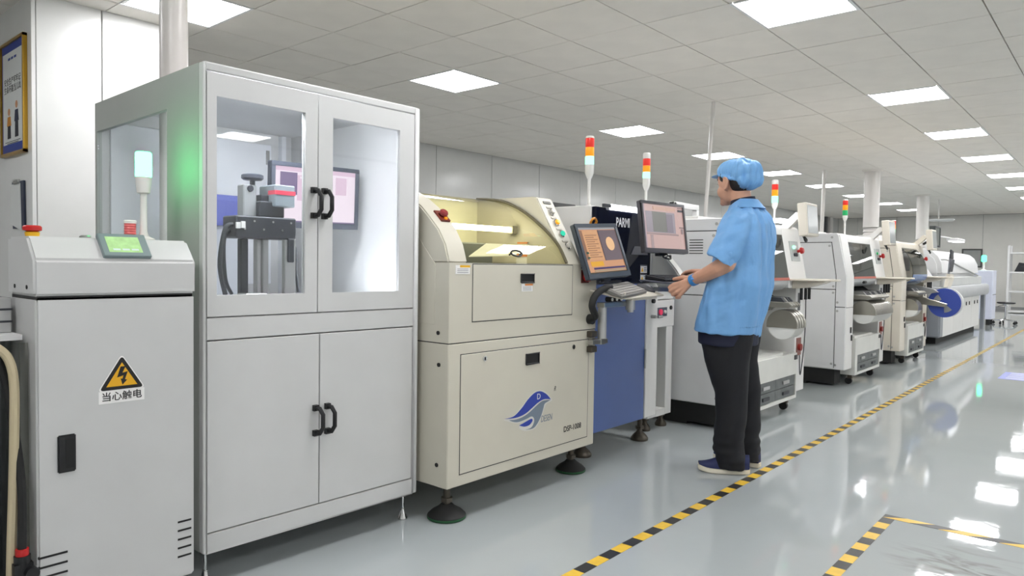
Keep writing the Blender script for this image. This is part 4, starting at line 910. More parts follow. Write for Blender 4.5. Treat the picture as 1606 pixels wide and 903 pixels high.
    # monitor box on arm
    b = B(); b.prism([(FY+.08, 1.43), (FY+.16, 1.43), (FY+.02, 1.56), (FY-.02, 1.53)], 'x', x+1.16, x+1.22); ar = build('monitor_arm', b, paint, t)
    mm = plane_m((x+1.19, 1.90, 1.497), (1, .0, 0), (0, .08, 1))
    b = B(); b.box((-.13, -.128, -.07), (.13, .128, 0)); b.mat4(mm); mb = build('monitor_housing', b, cream2, t, bevel=.006)
    b = B(); b.box((-.112, -.108, -.002), (.112, .108, .002)); b.mat4(mm); build('monitor_screen', b, scrm, mb)
    b = B(); b.tube(smooth_path([(x+1.14, 1.95, 1.375), (x+1.16, 1.94, 1.33), (x+1.21, 1.95, 1.34), (x+1.20, 1.98, 1.38)]), .009, 6); build('cable', b, black, mb)
    stack_light(t, x+tower, 2.2, TOPZ, (tz-.20, tz-.15, tz-.095, tz-.045, tz), .025, lit, top=lit)
    b = B(); b.box((x+.15, 2.35, TOPZ), (x+tower-.08, 2.85, TOPZ+.03)); build('top_cover', b, paint, t, bevel=.004)
    b = B(); b.box((x+.05, 2.55, TOPZ+.03), (x+.16, 2.62, TOPZ+.07)); build('top_cable_entry', b, black, t)
    return t
def cart(x, label, n0):
    t = thing('feeder_cart', label, 'cart', (x+.70, 2.12, 0))
    x0, x1, y0 = x+.265, x+1.145, 1.975
    b = B(); b.box((x0, y0, .285), (x1, y0+.02, .45)); b.box((x0, y0, .095), (x0+.07, y0+.02, .285)); b.box((x1-.02, y0, .095), (x1, y0+.02, .285)); b.box((x0+.07, y0, .095), (x1-.02, y0+.02, .12)); build('front_panel', b, cartm, t)
    b = B(); b.box((x0, y0+.02, .095), (x1, 2.345, .115)); b.box((x0, y0+.02, .115), (x0+.015, 2.345, .45)); b.box((x1-.015, y0+.02, .115), (x1, 2.345, .45)); build('frame', b, cartm, t)
    b = B(); b.box((x0+.03, y0+.02, .45), (x1-.25, 2.345, .47)); b.box((x0+.015, y0+.05, .43), (x1-.015, 2.345, .45)); build('cart_top', b, cartm, t)
    for k in range(2):
        for r_ in range(2):
            xa = x0+.072+(x1-x0-.094)/2*k; xb = xa+(x1-x0-.10)/2; za = .122+.082*r_
            b = B(); b.box((xa, y0+.008, za), (xb, y0+.02, za+.078)); dr = build('drawer', b, grille, t, bevel=.002)
            b = B(); b.box(((xa+xb)/2-.06, y0-.004, za+.025), ((xa+xb)/2+.06, y0+.008, za+.05)); build('drawer_pull', b, alu if r_ else dark, dr, bevel=.002)
    b = B(); b.box((x1-.06, y0-.006, .40), (x1-.005, y0, .435)); build('latch', b, black, t)
    for xx in (x0+.06, x1-.07):
        for yy in (y0+.06, 2.30):
            b = B(); b.box((xx-.018, yy-.02, .055), (xx+.018, yy+.02, .095)); c_ = build('caster_fork', b, iron, t); b = B(); b.cyl((xx-.014, yy+.012, .032), (xx+.014, yy+.012, .032), .032, n=16); build('caster_wheel', b, rubber, c_)
    return t
def feeder(parent, x, w_=.04):
    b = B(); b.prism([(2.34, .86), (2.34, .80), (2.09, .79), (2.065, .82), (1.90, .82), (1.875, .84), (1.9, .862), (2.1, .868), (2.2, .90)], 'x', x-w_/2, x+w_/2); f = build('feeder', b, feedm, parent, bevel=.003)
    b = B(); b.prism([(1.93, .862), (2.08, .868), (2.08, .90), (1.96, .895)], 'x', x-w_*.35, x+w_*.35); build('feeder_cap', b, mat('cap_grey', (132, 132, 128), .4) if int(x*100) % 3 == 0 else dark, f)
    b = B(); b.tube(smooth_path([(x, 2.07, .88), (x, 2.15, .93), (x, 2.26, .915)]), .012, 6); build('cover_tape', b, black, f)
def reel(x, label, group, yc=1.955, zc=.693, R=.108, first=[None]):
    if first[0] is not None: return copy_thing(first[0], (x, yc, zc), label) if not group else tagg(copy_thing(first[0], (x, yc, zc), label), group)
    t = thing('component_reel', label, 'reel', (x, yc, zc), 0, group)
    b = B(); b.lathe((x-.016, yc, zc), [(.025, 0), (R, 0), (R, .004), (R*.5, .006), (R*.5, .026), (R, .028), (R, .032), (.025, .032)], 28, 'x'); build('flange', b, reelw, t)
    b = B(); pts = [(yc+(R+.006)*math.cos(a), zc+(R+.006)*math.sin(a)) for a in [PI*(-.06+1.12*k/16) for k in range(17)]]
    b.prism(pts, 'x', x-.02, x-.0175); pts2 = pts+[(p[0]+(yc-p[0])*.04, p[1]+(zc-p[1])*.04) for p in pts[::-1]]; b.prism(pts2, 'x', x-.0175, x+.019); build('guard', b, guardm, t)
    first[0] = t; return t
def tagg(o, g): o['group'] = g; return o
XM3, XM4, XM5 = 4.585, 7.055, 9.165
mounter(XM3, 'white mounting machine directly behind the worker with lit green tower light', mwhite, white, 1.185, lit=True, tz=1.79)
mounter(XM4, 'white mounting machine in the middle of line with full bank of reels', mwhite, white, .59, lit=False, tz=1.80)
mounter(XM5, 'cream mounting machine with curved grey window and blue band, farthest mounter', cream2, cream2, .42, curved=True, lit=False, tz=1.70)
c3 = cart(XM3, 'white feeder cart with grey drawers beside the worker\'s legs', 0)
c4 = cart(XM4, 'white feeder cart docked in the middle mounting machine', 0)
c5 = cart(XM5, 'white feeder cart docked in the farthest cream mounting machine', 0)
for k in range(4): feeder(c3, XM3+.70+.052*k+.04)
for k in range(4): reel(XM3+.72+.052*k+.04, '%s metal-guarded reel from the left on the mounter behind the worker' % ORD[k], 'reels on the first mounter')
for k in range(13): feeder(c4, XM4+.42+.052*k)
for k in range(13): reel(XM4+.42+.052*k, '%s metal-guarded reel from the left in the packed middle mounter' % (ORD+['twelfth', 'thirteenth'])[k], 'reels on the middle mounter')
for k in range(8): feeder(c5, XM5+.30+.052*k)
for k in range(4): reel(XM5+.30+.052*k, '%s metal-guarded reel from the left in the farthest cream mounter' % ORD[k], 'reels on the farthest mounter', 1.99, .66)
# vents on the first mounter side and bright side lamp
m3 = bpy.data.objects['mounting_machine']
for k in range(6):
    b = B(); z = 1.302-.0185*k; b.prism([(2.236, z-.003), (2.338, z-.003), (2.338, z+.003), (2.236, z+.003)], 'x', XM3-.0015, XM3+.01); build('side_vent', b, ink, m3)
b = B(); b.box((XM3+.95, 2.06, 1.47), (XM3+1.14, 2.12, 1.50)); build('top_lamp', b, emis('tube_cool_white', (248, 250, 255), 5), m3)
b = B()
for p, q in (((4.86, 2.62), (4.86, 2.62)),): b.box((4.84, 2.60, 1.45), (4.88, 2.64, 1.60)); b.box((4.84, 2.60, 1.56), (5.25, 2.64, 1.60)); b.box((5.21, 2.60, 1.45), (5.25, 2.64, 1.56))
build('top_frame', b, white, m3, bevel=.003)
# large blue reel on its long feeder arm
t = thing('blue_reel', 'large blue tape reel on long feeder arm sticking out of farthest mounter', 'reel', (10.2, 1.745, .71))
b = B(); b.lathe((10.185, 1.745, .71), [(.03, 0), (.178, 0), (.18, .003), (.178, .006), (.06, .007), (.06, .030), (.178, .031), (.18, .034), (.178, .037), (.03, .037)], 36, 'x'); build('flange', b, mat('reel_blue', (58, 80, 168), .4), t)
b = B(); b.lathe((10.222, 1.722, .712), [(.03, 0), (.178, .0), (.18, .003), (.18, .045), (.178, .048), (.03, .048)], 36, 'x'); build('rear_flange', b, reelw, t)
b = B(); b.lathe((10.192, 1.745, .71), [(.06, 0), (.168, 0), (.168, .022), (.06, .022)], 36, 'x'); build('tape_winding', b, reelw, t)
for a0 in (35, 245):
    pts = [(1.745+r_*math.cos(math.radians(a)), .71+r_*math.sin(math.radians(a))) for r_, rng in ((.05, range(a0-22, a0+23, 11)), (.12, range(a0+22, a0-23, -11))) for a in rng]
    b = B(); b.prism(pts, 'x', 10.1835, 10.186); build('spoke_window', b, mat('reel_window', (150, 152, 152), .4), t)
b = B(); b.prism([(2.30, .80), (2.30, .72), (1.95, .68), (1.72, .66), (1.70, .70), (1.95, .77)], 'x', 10.13, 10.178); fa = build('feeder_arm', b, guardm, c5, bevel=.004)
b = B(); b.prism([(2.32, .92), (2.32, .80), (2.0, .80), (1.80, .84), (1.85, .88), (2.1, .93)], 'x', 10.12, 10.19); build('feeder_body', b, mat('feeder_grey', (150, 150, 148), .4), c5, bevel=.004)
# dark monitor of farthest mounter
mm = plane_m((10.72, 1.93, 1.55), (1, 0, 0), (0, 0, 1))
t5 = monitor('small dark monitor on top of the farthest mounter beside the thin duct', .34, .27, mm, [(0, 0, 1, 1, scr('idle_grey', (130, 138, 134), .35))], bez=.02, m=mat('monitor_black_green', (52, 58, 58), .4), depth=.07)
b = B(); b.cyl((10.5, 2.05, 1.45), (10.66, 1.99, 1.52), .015, n=8); build('monitor_bracket', b, black, t5)
m5 = bpy.data.objects['mounting_machine.002']
b = B(); b.box((XM5+1.0, 2.5, 1.45), (XM5+1.36, 2.9, 1.56)); build('top_box', b, white, m5, bevel=.004)

# ------------------------------------------------------------------ buffer conveyor and oven
t = thing('buffer_conveyor', 'white sloped buffer unit between the farthest mounter and oven', 'conveyor', (11.2, 2.7, 0))
b = B(); b.prism([(2.2, .80), (2.2, 1.02), (2.42, 1.36), (3.2, 1.36), (3.2, .80)], 'x', 10.65, 11.95); build('sloped_body', b, white, t, bevel=.006)
b = B(); b.box((10.75, 2.25, .1), (11.9, 3.15, .80)); build('lower_body', b, mwhite, t, bevel=.005)
b = B(); b.box((10.8, 2.3, 0), (11.85, 3.1, .1)); build('base', b, rubber, t)
t = ov = thing('reflow_oven', 'long white soldering oven with rounded hood at far end of the line', 'oven', (14.2, 2.9, 0))
ogrey = mat('oven_grey', (186, 188, 190), .4); cgrey = mat('oven_corner_grey', (140, 144, 150), .45)
b = B(); b.box((12.3, 2.2, 0), (15.75, 3.4, .11)); build('base', b, rubber, t)
xs = [12.34, 13.18, 14.02, 14.86, 15.70]
for i in range(4):
    b = B(); b.box((xs[i]+.006, 2.12, .11), (xs[i+1]-.006, 2.16, .655)); dp = build('door_panel', b, mwhite, t, bevel=.004)
    for q in range(2 if i > 1 else 0):
        b = B(); b.box((xs[i]+.25+.3*q, 2.112, .52), (xs[i]+.31+.3*q, 2.12, .58)); build('latch', b, black, dp)
b = B(); b.box((12.34, 2.16, .11), (15.70, 3.4, .66)); build('chassis', b, mwhite, t)
b = B(); b.box((12.10, 2.115, .11), (12.34, 3.4, .66)); build('corner_column', b, cgrey, t, bevel=.02, seg=3)
b = B(); b.prism([(2.09, .66), (2.07, .70), (2.07, .82), (2.10, .865), (3.45, .865), (3.45, .66)], 'x', 12.02, 16.45); build('front_beam', b, ogrey, t, bevel=.006)
b = B(); b.box((12.15, 2.14, .865), (16.0, 3.4, 1.01)); build('hood_rim', b, mat('rim_grey', (204, 206, 204), .4), t, bevel=.01)
b = B(); b.prism([(2.15, 1.01), (2.17, 1.22), (2.22, 1.33), (2.30, 1.40), (2.42, 1.43), (3.2, 1.44), (3.35, 1.35), (3.38, 1.01)], 'x', 12.3, 15.75); build('hood', b, white, t, bevel=.06, seg=4)
b = B(); b.tube(smooth_path([(12.45, 2.20, 1.27), (12.9, 2.20, 1.275), (13.6, 2.165, 1.2), (15.5, 2.135, 1.02)], 4), .014, 8); build('gas_strut', b, steel, t)
for zz, dx in ((1.30, 0), (1.24, .02)):
    b = B(); b.cyl((15.5+dx, 2.30, 1.10), (15.3+dx, 2.40, 1.36), .02, n=8); build('hood_latch', b, dark, t)
for yy in (2.12, 3.3):
    b = B(); b.box((16.25, yy, .0), (16.42, yy+.06, .66)); build('support_leg', b, cgrey, t)
t = thing('oven_console', 'dark folding display panels on bent arm at near end of the oven', 'screen', (12.1, 2.02, .87))
b = B(); b.prism([(12.02, .87), (12.3, .87), (12.5, 1.0), (12.45, 1.05), (12.2, 1.06)], 'y', 2.02, 2.07); build('desk', b, cream2, t)
b = B(); b.prism([(12.02, 1.09), (12.24, 1.09), (12.38, 1.27), (12.20, 1.28)], 'y', 2.0, 2.02); build('lower_display', b, dark, t, bevel=.004)
b = B(); b.prism([(12.2, 1.29), (12.42, 1.28), (12.40, 1.40), (12.22, 1.42)], 'y', 2.02, 2.04); build('upper_display', b, dark, t, bevel=.004)
b = B(); b.tube([(12.2, 2.045, 1.0), (12.25, 2.045, 1.2), (12.3, 2.045, 1.35)], .015, 8); build('bent_arm', b, cgrey, t)
t = thing('inspection_lamp', 'bright inspection lamp on thin arm above the near end of oven', 'lamp', (13.0, 2.5, 1.45))
b = B(); b.tube(smooth_path([(13.0, 2.5, 1.45), (13.0, 2.5, 1.60), (13.3, 2.4, 1.66), (13.9, 2.3, 1.645)]), .012, 8); build('lamp_arm', b, white, t)
b = B(); b.box((13.8, 2.2, 1.60), (14.5, 2.36, 1.65)); lh = build('lamp_head', b, white, t, bevel=.01)
b = B(); b.box((13.85, 2.2, 1.592), (14.45, 2.34, 1.6)); build('tube', b, emis('tube_cool_white', (248, 250, 255), 5), lh)
t = un = thing('board_unloader', 'pale lavender unloader cabinet with green lamp past the oven end', 'machine', (17.6, 2.5, 0))
lav = mat('lavender_white', (216, 220, 236), .4)
b = B(); b.box((17.4, 2.13, .12), (17.9, 2.9, 1.12)); build('body', b, lav, t, bevel=.01); b = B(); b.box((17.42, 2.124, .62), (17.88, 2.132, .63)); build('seam', b, seam, t)
for xx in (17.45, 17.8):
    for yy in (2.2, 2.8): b = B(); b.cyl((xx, yy, 0), (xx, yy, .12), .04, n=10); build('foot', b, rubber, t)
b = B(); b.cyl((17.5, 2.31, 1.12), (17.5, 2.31, 1.30), .018, n=8); b.lathe((17.5, 2.31, 1.12), [(.05, 0), (.05, .01), (.018, .03)], 10); sl_ = build('beacon_pole', b, lampwhite, t)
b = B(); b.lathe((17.5, 2.31, 1.30), [(.04, 0), (.045, .01), (.045, .11), (.03, .13)], 14)
fg = emis('far_green', (255, 255, 255), 7); fg.node_tree.nodes['Emission'].inputs[0].default_value = (.05, 1, .4, 1); build('green_lens', b, fg, sl_)
t = thing('wall_board', 'dark framed board hanging on the end wall behind oven hood', 'board', (24.99, 3.6, 1.2))
b = B()
for q in ((3.34, 1.2, 3.86, 1.24), (3.34, 1.71, 3.86, 1.75), (3.34, 1.24, 3.38, 1.71), (3.82, 1.24, 3.86, 1.71)): b.box((24.96, q[0], q[1]), (24.995, q[2], q[3]))
build('frame', b, mat('board_frame', (84, 84, 84), .5), t)
b = B(); b.box((24.98, 3.38, 1.24), (24.99, 3.82, 1.71)); build('sheet', b, mat('board_grey', (176, 178, 176), .5), t)

# ------------------------------------------------------------------ stool, rack, crates
t = thing('lab_stool', 'small round black stool on five castors standing near the end wall', 'stool', (18.1, 1.97, 0))
b = B(); b.lathe((18.1, 1.97, .425), [(.13, 0), (.165, .012), (.165, .03), (.15, .036)], 24); build('seat', b, black, t)
b = B(); b.cyl((18.1, 1.97, .08), (18.1, 1.97, .39), .022, n=12); b.lathe((18.1, 1.97, .385), [(.022, 0), (.06, .02), (.06, .04)], 12); build('column', b, chrome, t)
b = B(); b.tube([(18.1, 1.99, .40), (18.05, 2.08, .38), (18.04, 2.11, .36)], .006, 6); build('lever', b, black, t)
for k in range(5):
    a = 2*PI*k/5+.3; dx, dy = math.cos(a), math.sin(a)
    b = B(); b.tube([(18.1+.02*dx, 1.97+.02*dy, .095), (18.1+.21*dx, 1.97+.21*dy, .075)], [.018, .012], 8); lg = build('leg', b, chrome, t)
    b = B(); b.cyl((18.1+.21*dx-.012*dy, 1.97+.21*dy+.012*dx, .028), (18.1+.21*dx+.012*dy, 1.97+.21*dy-.012*dx, .028), .027, n=12); b.cyl((18.1+.21*dx, 1.97+.21*dy, .04), (18.1+.21*dx, 1.97+.21*dy, .075), .008, n=8); build('caster', b, rubber, lg)
t = thing('storage_rack', 'white metal shelf rack standing before the end wall at right edge', 'rack', (23.3, 1.6, 0))
for yy in (2.46, .75):
    for xx in (23.0, 23.55): b = B(); b.box((xx, yy, 0), (xx+.05, yy+.05, 1.79)); build('upright', b, white, t)
for zz in (.06, .585, 1.095, 1.61):
    b = B(); b.box((23.0, .80, zz-.04), (23.6, 2.46, zz)); build('shelf', b, white, t, bevel=.004)
cr = mat('black_crate', (40, 42, 46), .5)
for k, (y0, y1, lab) in enumerate(((1.98, 2.36, 'black crate with sloping side at left of the rack shelf'), (1.56, 1.94, 'black crate second along the same rack shelf'))):
    t = thing('parts_crate', lab, 'crate', (23.2, (y0+y1)/2, 1.095))
    b = B(); b.prism([(y0, 1.096), (y1, 1.096), (y1-.1 if k == 0 else y1, 1.34), (y0+.02, 1.30)], 'x', 23.06, 23.4); build('tub', b, cr, t, bevel=.004)
    b = B(); b.box((23.052, y0+.08, 1.22), (23.06, y1-.14, 1.25)); build('grip', b, dark, t)
# ------------------------------------------------------------------ worker
PO = Vector((3.80, 1.60, 0)); PF = Vector((-.17, .985, 0)).normalized(); PL = Vector((-PF.y, PF.x, 0))
def pw_(f, l, z): return PO+PF*f+PL*l+Vector((0, 0, z))
def loc_(p): d = Vector(p)-PO; return d.dot(PF), d.dot(PL), p[2]
PM = Matrix((PF, PL, (0, 0, 1))).transposed().to_4x4(); PM.translation = PO
skin = mat('skin', (214, 164, 138), .5, vary=.05, scale=18); hairm = mat('black_hair', (30, 26, 26), .6, vary=.2, scale=90)
coatm = mat('light_blue_smock', (118, 172, 226), .55, vary=.05, scale=9, bump=.75, bscale=11); capm = mat('light_blue_cap', (122, 178, 232), .55, vary=.06, scale=14)
pantm = mat('black_trousers', (17, 18, 24), .8, vary=.12, scale=12); shirtm = mat('navy_shirt', (26, 30, 54), .75); shoem = mat('navy_canvas', (34, 42, 84), .7, vary=.1, scale=40); solem = mat('cream_sole', (226, 218, 200), .5)
t = worker = thing('person', 'person in light blue short-sleeved smock and bouffant cap standing at the machine keyboard', 'person', tuple(PO))
def chain(b, pts, rs, n=12, ends=True):
    """closed tapered tube through local (f,l,z) points with rounded ends"""
    b.tube(pts, rs, n)
    if ends:
        for p, r in ((pts[0], rs[0]), (pts[-1], rs[-1])): b.ball(p, r*.99, 12, 8)
def ell(b, c, r, rot=None):
    st = len(b.v); b.ball((0, 0, 0), r, 20, 14)
    M_ = Matrix.Translation(c) @ (Matrix.Rotation(rot, 4, 'Y') if rot else Matrix()); b.mat4(M_, st)
def ring(fc, lc, z, af, al, n=32, p=2.3):
    out = []
    for i in range(n):
        a = 2*PI*i/n; c, s = math.cos(a), math.sin(a)
        out.append((fc+af*abs(c)**(2/p)*(1 if c > 0 else -1), lc+al*abs(s)**(2/p)*(1 if s > 0 else -1), z))
    return out
def toW(b): b.mat4(PM); return b
HEAD = Matrix.Translation((.05, 0, 0)) @ Matrix.Rotation(-.40, 4, 'Z') @ Matrix.Translation((-.05, 0, 0))   # head turned towards the screen
def toH(b, st=0): b.mat4(HEAD, st); return b
# body: one continuous surface
b = B()
ell(b, (.075, 0, 1.603), (.098, .076, .096)); ell(b, (.095, 0, 1.535), (.066, .060, .068)); ell(b, (.125, 0, 1.492), (.034, .036, .032)); ell(b, (.118, .032, 1.535), (.042, .030, .040)); ell(b, (.118, -.032, 1.535), (.042, .030, .040))
ell(b, (.140, 0, 1.600), (.032, .050, .026))                                   # brow
b.loft([ring(.158, 0, 1.585, .012, .008, 10, 2), ring(.168, 0, 1.56, .014, .011, 10, 2), ring(.172, 0, 1.545, .017, .016, 10, 2), ring(.166, 0, 1.535, .012, .014, 10, 2)])   # nose
ell(b, (.156, 0, 1.516), (.009, .022, .006)); ell(b, (.153, 0, 1.504), (.009, .020, .007)); ell(b, (.148, 0, 1.474), (.016, .018, .015))
for s in (1, -1):
    b.loft([ring(.078, s*.068, 1.535, .009, .008, 12, 2), ring(.074, s*.080, 1.55, .016, .008, 12, 2), ring(.070, s*.087, 1.575, .021, .008, 12, 2), ring(.068, s*.087, 1.592, .018, .008, 12, 2), ring(.072, s*.080, 1.602, .010, .007, 12, 2)])   # ear
for s in (1, -1): b.tube([(.082, s*.080, 1.540), (.064, s*.087, 1.545), (.052, s*.092, 1.565), (.050, s*.094, 1.585), (.060, s*.094, 1.601), (.076, s*.090, 1.606), (.088, s*.084, 1.598)], .0052, 8)
toH(b)
chain(b, [(.045, 0, 1.56), (.032, 0, 1.49), (.015, 0, 1.42)], [.056, .055, .066], 18)
b.loft([ring(.01, 0, 1.45, .06, .07), ring(.0, 0, 1.41, .07, .12), ring(.0, 0, 1.36, .095, .17), ring(.01, 0, 1.22, .115, .18), ring(.03, 0, 1.05, .125, .165), ring(.06, 0, .92, .125, .17), ring(.065, 0, .80, .12, .17), ring(.06, 0, .74, .09, .14)])
chain(b, [(.005, .165, 1.365), (.015, .225, 1.27), (.03, .265, 1.135)], [.050, .048, .043], 14)
chain(b, [(.03, .265, 1.135), (.075, .248, 1.115), (.17, .195, 1.072), (.25, .152, 1.041)], [.043, .045, .037, .027], 14)
chain(b, [(.005, -.165, 1.365), (.015, -.23, 1.27), (.03, -.275, 1.135)], [.050, .048, .043], 14)
chain(b, [(.03, -.275, 1.135), (.08, -.268, 1.125), (.18, -.245, 1.105), (.285, -.222, 1.09)], [.043, .044, .036, .026], 14)
for s, kf, af in ((1, .036, .012), (-1, .012, -.02)):
    chain(b, [(.065, s*.09, .80), (.05, s*.10, .62), (kf, s*.10, .43), (af, s*.09, .25), (af-.01, s*.085, .08)], [.085, .07, .048, .042, .032], 14)
    fo = (-.01, .075) if s > 0 else (-.03, -.105); td = Vector((.16, .07)) if s > 0 else Vector((.17, -.02))
    chain(b, [(fo[0]-.01, fo[1], .058), (fo[0]+td.x*.45, fo[1]+td.y*.45, .048), (fo[0]+td.x*.85, fo[1]+td.y*.85, .040)], [.028, .022, .012], 10)
# left hand: four metacarpals, fingers curling round the shelf edge, thumb on top
wl_ = Vector((.248, .153, 1.041)); kI, kP = Vector((.352, .158, 1.016)), Vector((.318, .145, .956))
for q in range(4):
    k_ = kI.lerp(kP, q/3)+Vector((.004*math.sin(PI*q/3), .004*math.sin(PI*q/3), 0)); ln = (.030, .034, .031, .025)[q]; r_ = (.0105, .011, .0105, .009)[q]
    chain(b, [wl_+Vector((.01, 0, -.004*q)), wl_.lerp(k_, .6), k_], [.017, .0145, r_*1.12], 10)
    p1 = k_+Vector((.75, -.25, -.45)).normalized()*ln*1.1; p2 = p1+Vector((-.05, -.95, -.1)).normalized()*ln*.8; p3 = p2+Vector((-.85, -.35, .2)).normalized()*ln*.6
    chain(b, [k_, p1, p2, p3], [r_*1.08, r_, r_*.92, r_*.78], 10)
chain(b, [(.265, .143, 1.048), (.305, .128, 1.056), (.342, .116, 1.050), (.368, .106, 1.046)], [.016, .014, .0115, .0095], 10)
# right hand resting on the mouse
wr_ = Vector((.285, -.222, 1.09))
for q in range(4):
    k_ = Vector((.365-.004*q, -.212-.019*q, 1.092-.002*q)); ln = (.036, .040, .037, .029)[q]; r_ = (.0100, .0105, .010, .0088)[q]
    chain(b, [wr_+Vector((.01, -.004*q, -.002)), wr_.lerp(k_, .6), k_], [.016, .014, r_*1.12], 10)
    p1 = k_+Vector((.92, -.02, -.2)).normalized()*ln; p2 = p1+Vector((.8, 0, -.6)).normalized()*ln*.62; p3 = p2+Vector((.6, 0, -.8)).normalized()*ln*.5
    chain(b, [k_, p1, p2, p3], [r_*1.05, r_, r_*.92, r_*.8], 10)
chain(b, [(.30, -.205, 1.082), (.335, -.188, 1.072), (.365, -.190, 1.062), (.385, -.196, 1.056)], [.015, .013, .011, .009], 10)
body = remeshed('body', toW(b), skin, .0036, 3, .5, t)
# face details
ew = mat('eye_white', (225, 220, 215), .2, vary=0); ei = mat('dark_iris', (30, 22, 18), .15, vary=0)
for s in (1, -1):
    b = B(); ell(b, (.150, s*.032, 1.582), (.0115, .0135, .008)); e_ = build('eye', toW(toH(b)), ew, t, angle=80)
    b = B(); ell(b, (.1585, s*.034, 1.582), (.0045, .0055, .006)); build('iris', toW(toH(b)), ei, e_, angle=80)
    b = B(); b.tube([(.166, s*.014, 1.600), (.164, s*.032, 1.605), (.150, s*.05, 1.600)], [.003, .004, .0025], 6); build('eyebrow', toW(toH(b)), hairm, t)
b = B(); b.tube([(.150, .026, 1.509), (.164, .01, 1.510), (.165, 0, 1.5105), (.164, -.01, 1.510), (.150, -.026, 1.509)], .0022, 6); build('lip_line', toW(toH(b)), mat('lip_red', (160, 92, 84), .5), t)
# hair under the cap
b = B(); ell(b, (.03, 0, 1.590), (.066, .080, .076)); 
for s in (1, -1): ell(b, (.092, s*.060, 1.612), (.038, .0185, .034)); ell(b, (.098, s*.063, 1.585), (.010, .009, .022))
hair = remeshed('hair', toW(toH(b)), hairm, .004, 1, .5, t)
# trousers
b = B()
for s, kf, hf, lk in ((1, .036, .028, .103), (-1, .012, -.006, -.105)):
    rows = [(.84, .065, s*.085, .135, .10), (.72, .068, s*.092, .138, .105), (.60, .062, s*.098, .115, .10), (.43, kf, lk, .086, .085), (.30, kf-.004, lk, .080, .080), (.18, hf+.014, lk, .080, .080), (.12, hf+.012, lk-.004*s, .084, .082), (.07, hf+.004, lk-.006*s, .078, .078), (.028 if s > 0 else .036, hf, lk-.01*s, .074, .074)]
    b.loft([ring(f_, l_, z_, a_, c_, 28, 2.15) for z_, f_, l_, a_, c_ in rows])
ell(b, (.06, 0, .80), (.135, .185, .10))
def pant_warp(co, n):
    f, l, z = loc_(co); k = max(0, 1-abs(z-.14)/.16); h = noise.noise(Vector((f*9, l*9, z*26)))*.011*k+noise.noise(Vector((f*7+3, l*7, z*5)))*.008+noise.noise(Vector((f*16, l*16, z*9+f*20)))*.0035
    return co+n*h
tr_ = remeshed('trousers', toW(b), pantm, .0065, 3, .5, t, pant_warp)
b = B(); b.loft([ring(.082, 0, .695, .152, .205), ring(.082, 0, .80, .158, .215)]); 
def hem_warp(co, n): f, l, z = loc_(co); return co+n*noise.noise(Vector((f*12, l*12, z*4)))*.008+Vector((0, 0, -.015*(f-.08)*-3*.4))
shirt = remeshed('shirt', toW(b), shirtm, .007, 2, .5, t, hem_warp)
b = B(); b.loft([ring(.018, 0, 1.425, .074, .082, 28, 2), ring(.022, 0, 1.475, .066, .068, 28, 2), ring(.024, 0, 1.492, .064, .064, 28, 2)]); 
def col_warp(co, n): f, l, z = loc_(co); return co+Vector((0, 0, -.20*(f-.0)+.004))
build('shirt_collar', toW(b), shirtm, shirt, angle=60)
for v_ in bpy.data.objects['shirt_collar'].data.vertices:
    wv = WM[shirt.name] @ v_.co; v_.co = WM[shirt.name].inverted() @ col_warp(wv, None)
# smock
b = B()
b.loft([ring(.09, 0, .765, .168, .232, 40, 2.5), ring(.082, 0, .82, .168, .236, 40, 2.5), ring(.06, 0, .92, .166, .240, 40, 2.5), ring(.034, 0, 1.02, .162, .242, 40, 2.5), ring(.012, 0, 1.15, .146, .240, 40, 2.4), ring(.0, 0, 1.26, .140, .236, 40, 2.4), ring(-.004, 0, 1.345, .124, .222, 40, 2.3), ring(-.002, 0, 1.395, .104, .195, 40, 2.2), ring(.004, 0, 1.43, .084, .140, 40, 2.1), ring(.01, 0, 1.452, .072, .095, 40, 2)])
for s in (1, -1):
    pts = [Vector(p) for p in ((-.0, s*.15, 1.385), (.006, s*.20, 1.335), (.018, s*.238, 1.27), (.040, s*.262, 1.20), (.066, s*.272, 1.148))]
    dirs = [Vector((.02, s*.75, -.66)), Vector((.1, s*.6, -.8)), Vector((.2, s*.3, -.93)), Vector((.38, s*.16, -.91)), Vector((.52, s*.1, -.85))]
    rr = [.070, .078, .080, .079, .077]; rings = []
    def rg(p, d, r):
        d = d.normalized(); a = Vector((1, 0, 0)); a = (a-d*a.dot(d)).normalized(); c = d.cross(a)
        return [p+a*r*math.cos(2*PI*i/24)+c*r*.94*math.sin(2*PI*i/24) for i in range(24)]
    for p, d, r in zip(pts, dirs, rr): rings.append(rg(p, d, r))
    rings.append(rg(pts[4], dirs[4], .064)); rings.append(rg(pts[4]-dirs[4].normalized()*.07, dirs[4], .058))
    b.loft(rings)
def coat_warp(co, n):
    f, l, z = loc_(co); a = math.atan2(l, f-.03); low = max(0, min(1, (1.15-z)/.4))
    h = noise.noise(Vector((math.cos(a)*2.6, math.sin(a)*2.6, z*1.6)))*.018*(.5+low)
    h += noise.noise(Vector((math.cos(a)*6, math.sin(a)*6, z*4.5+a)))*.013
    h += noise.noise(Vector((f*17, l*17, z*13+f*9)))*.0045
    if abs(l) > .2: h += noise.noise(Vector((f*10, 5, z*26+f*14)))*.007
    d = Vector((0, 0, 0))
    if z < .80: d.z = -.012*math.sin(a*2)+.14*(f-.09)*(.8-z)/.04*.9
    h *= max(.35, min(1, (z-.74)/.14))
    return co+n*h+d
smock = remeshed('smock', toW(b), coatm, .0055, 3, .5, t, coat_warp)
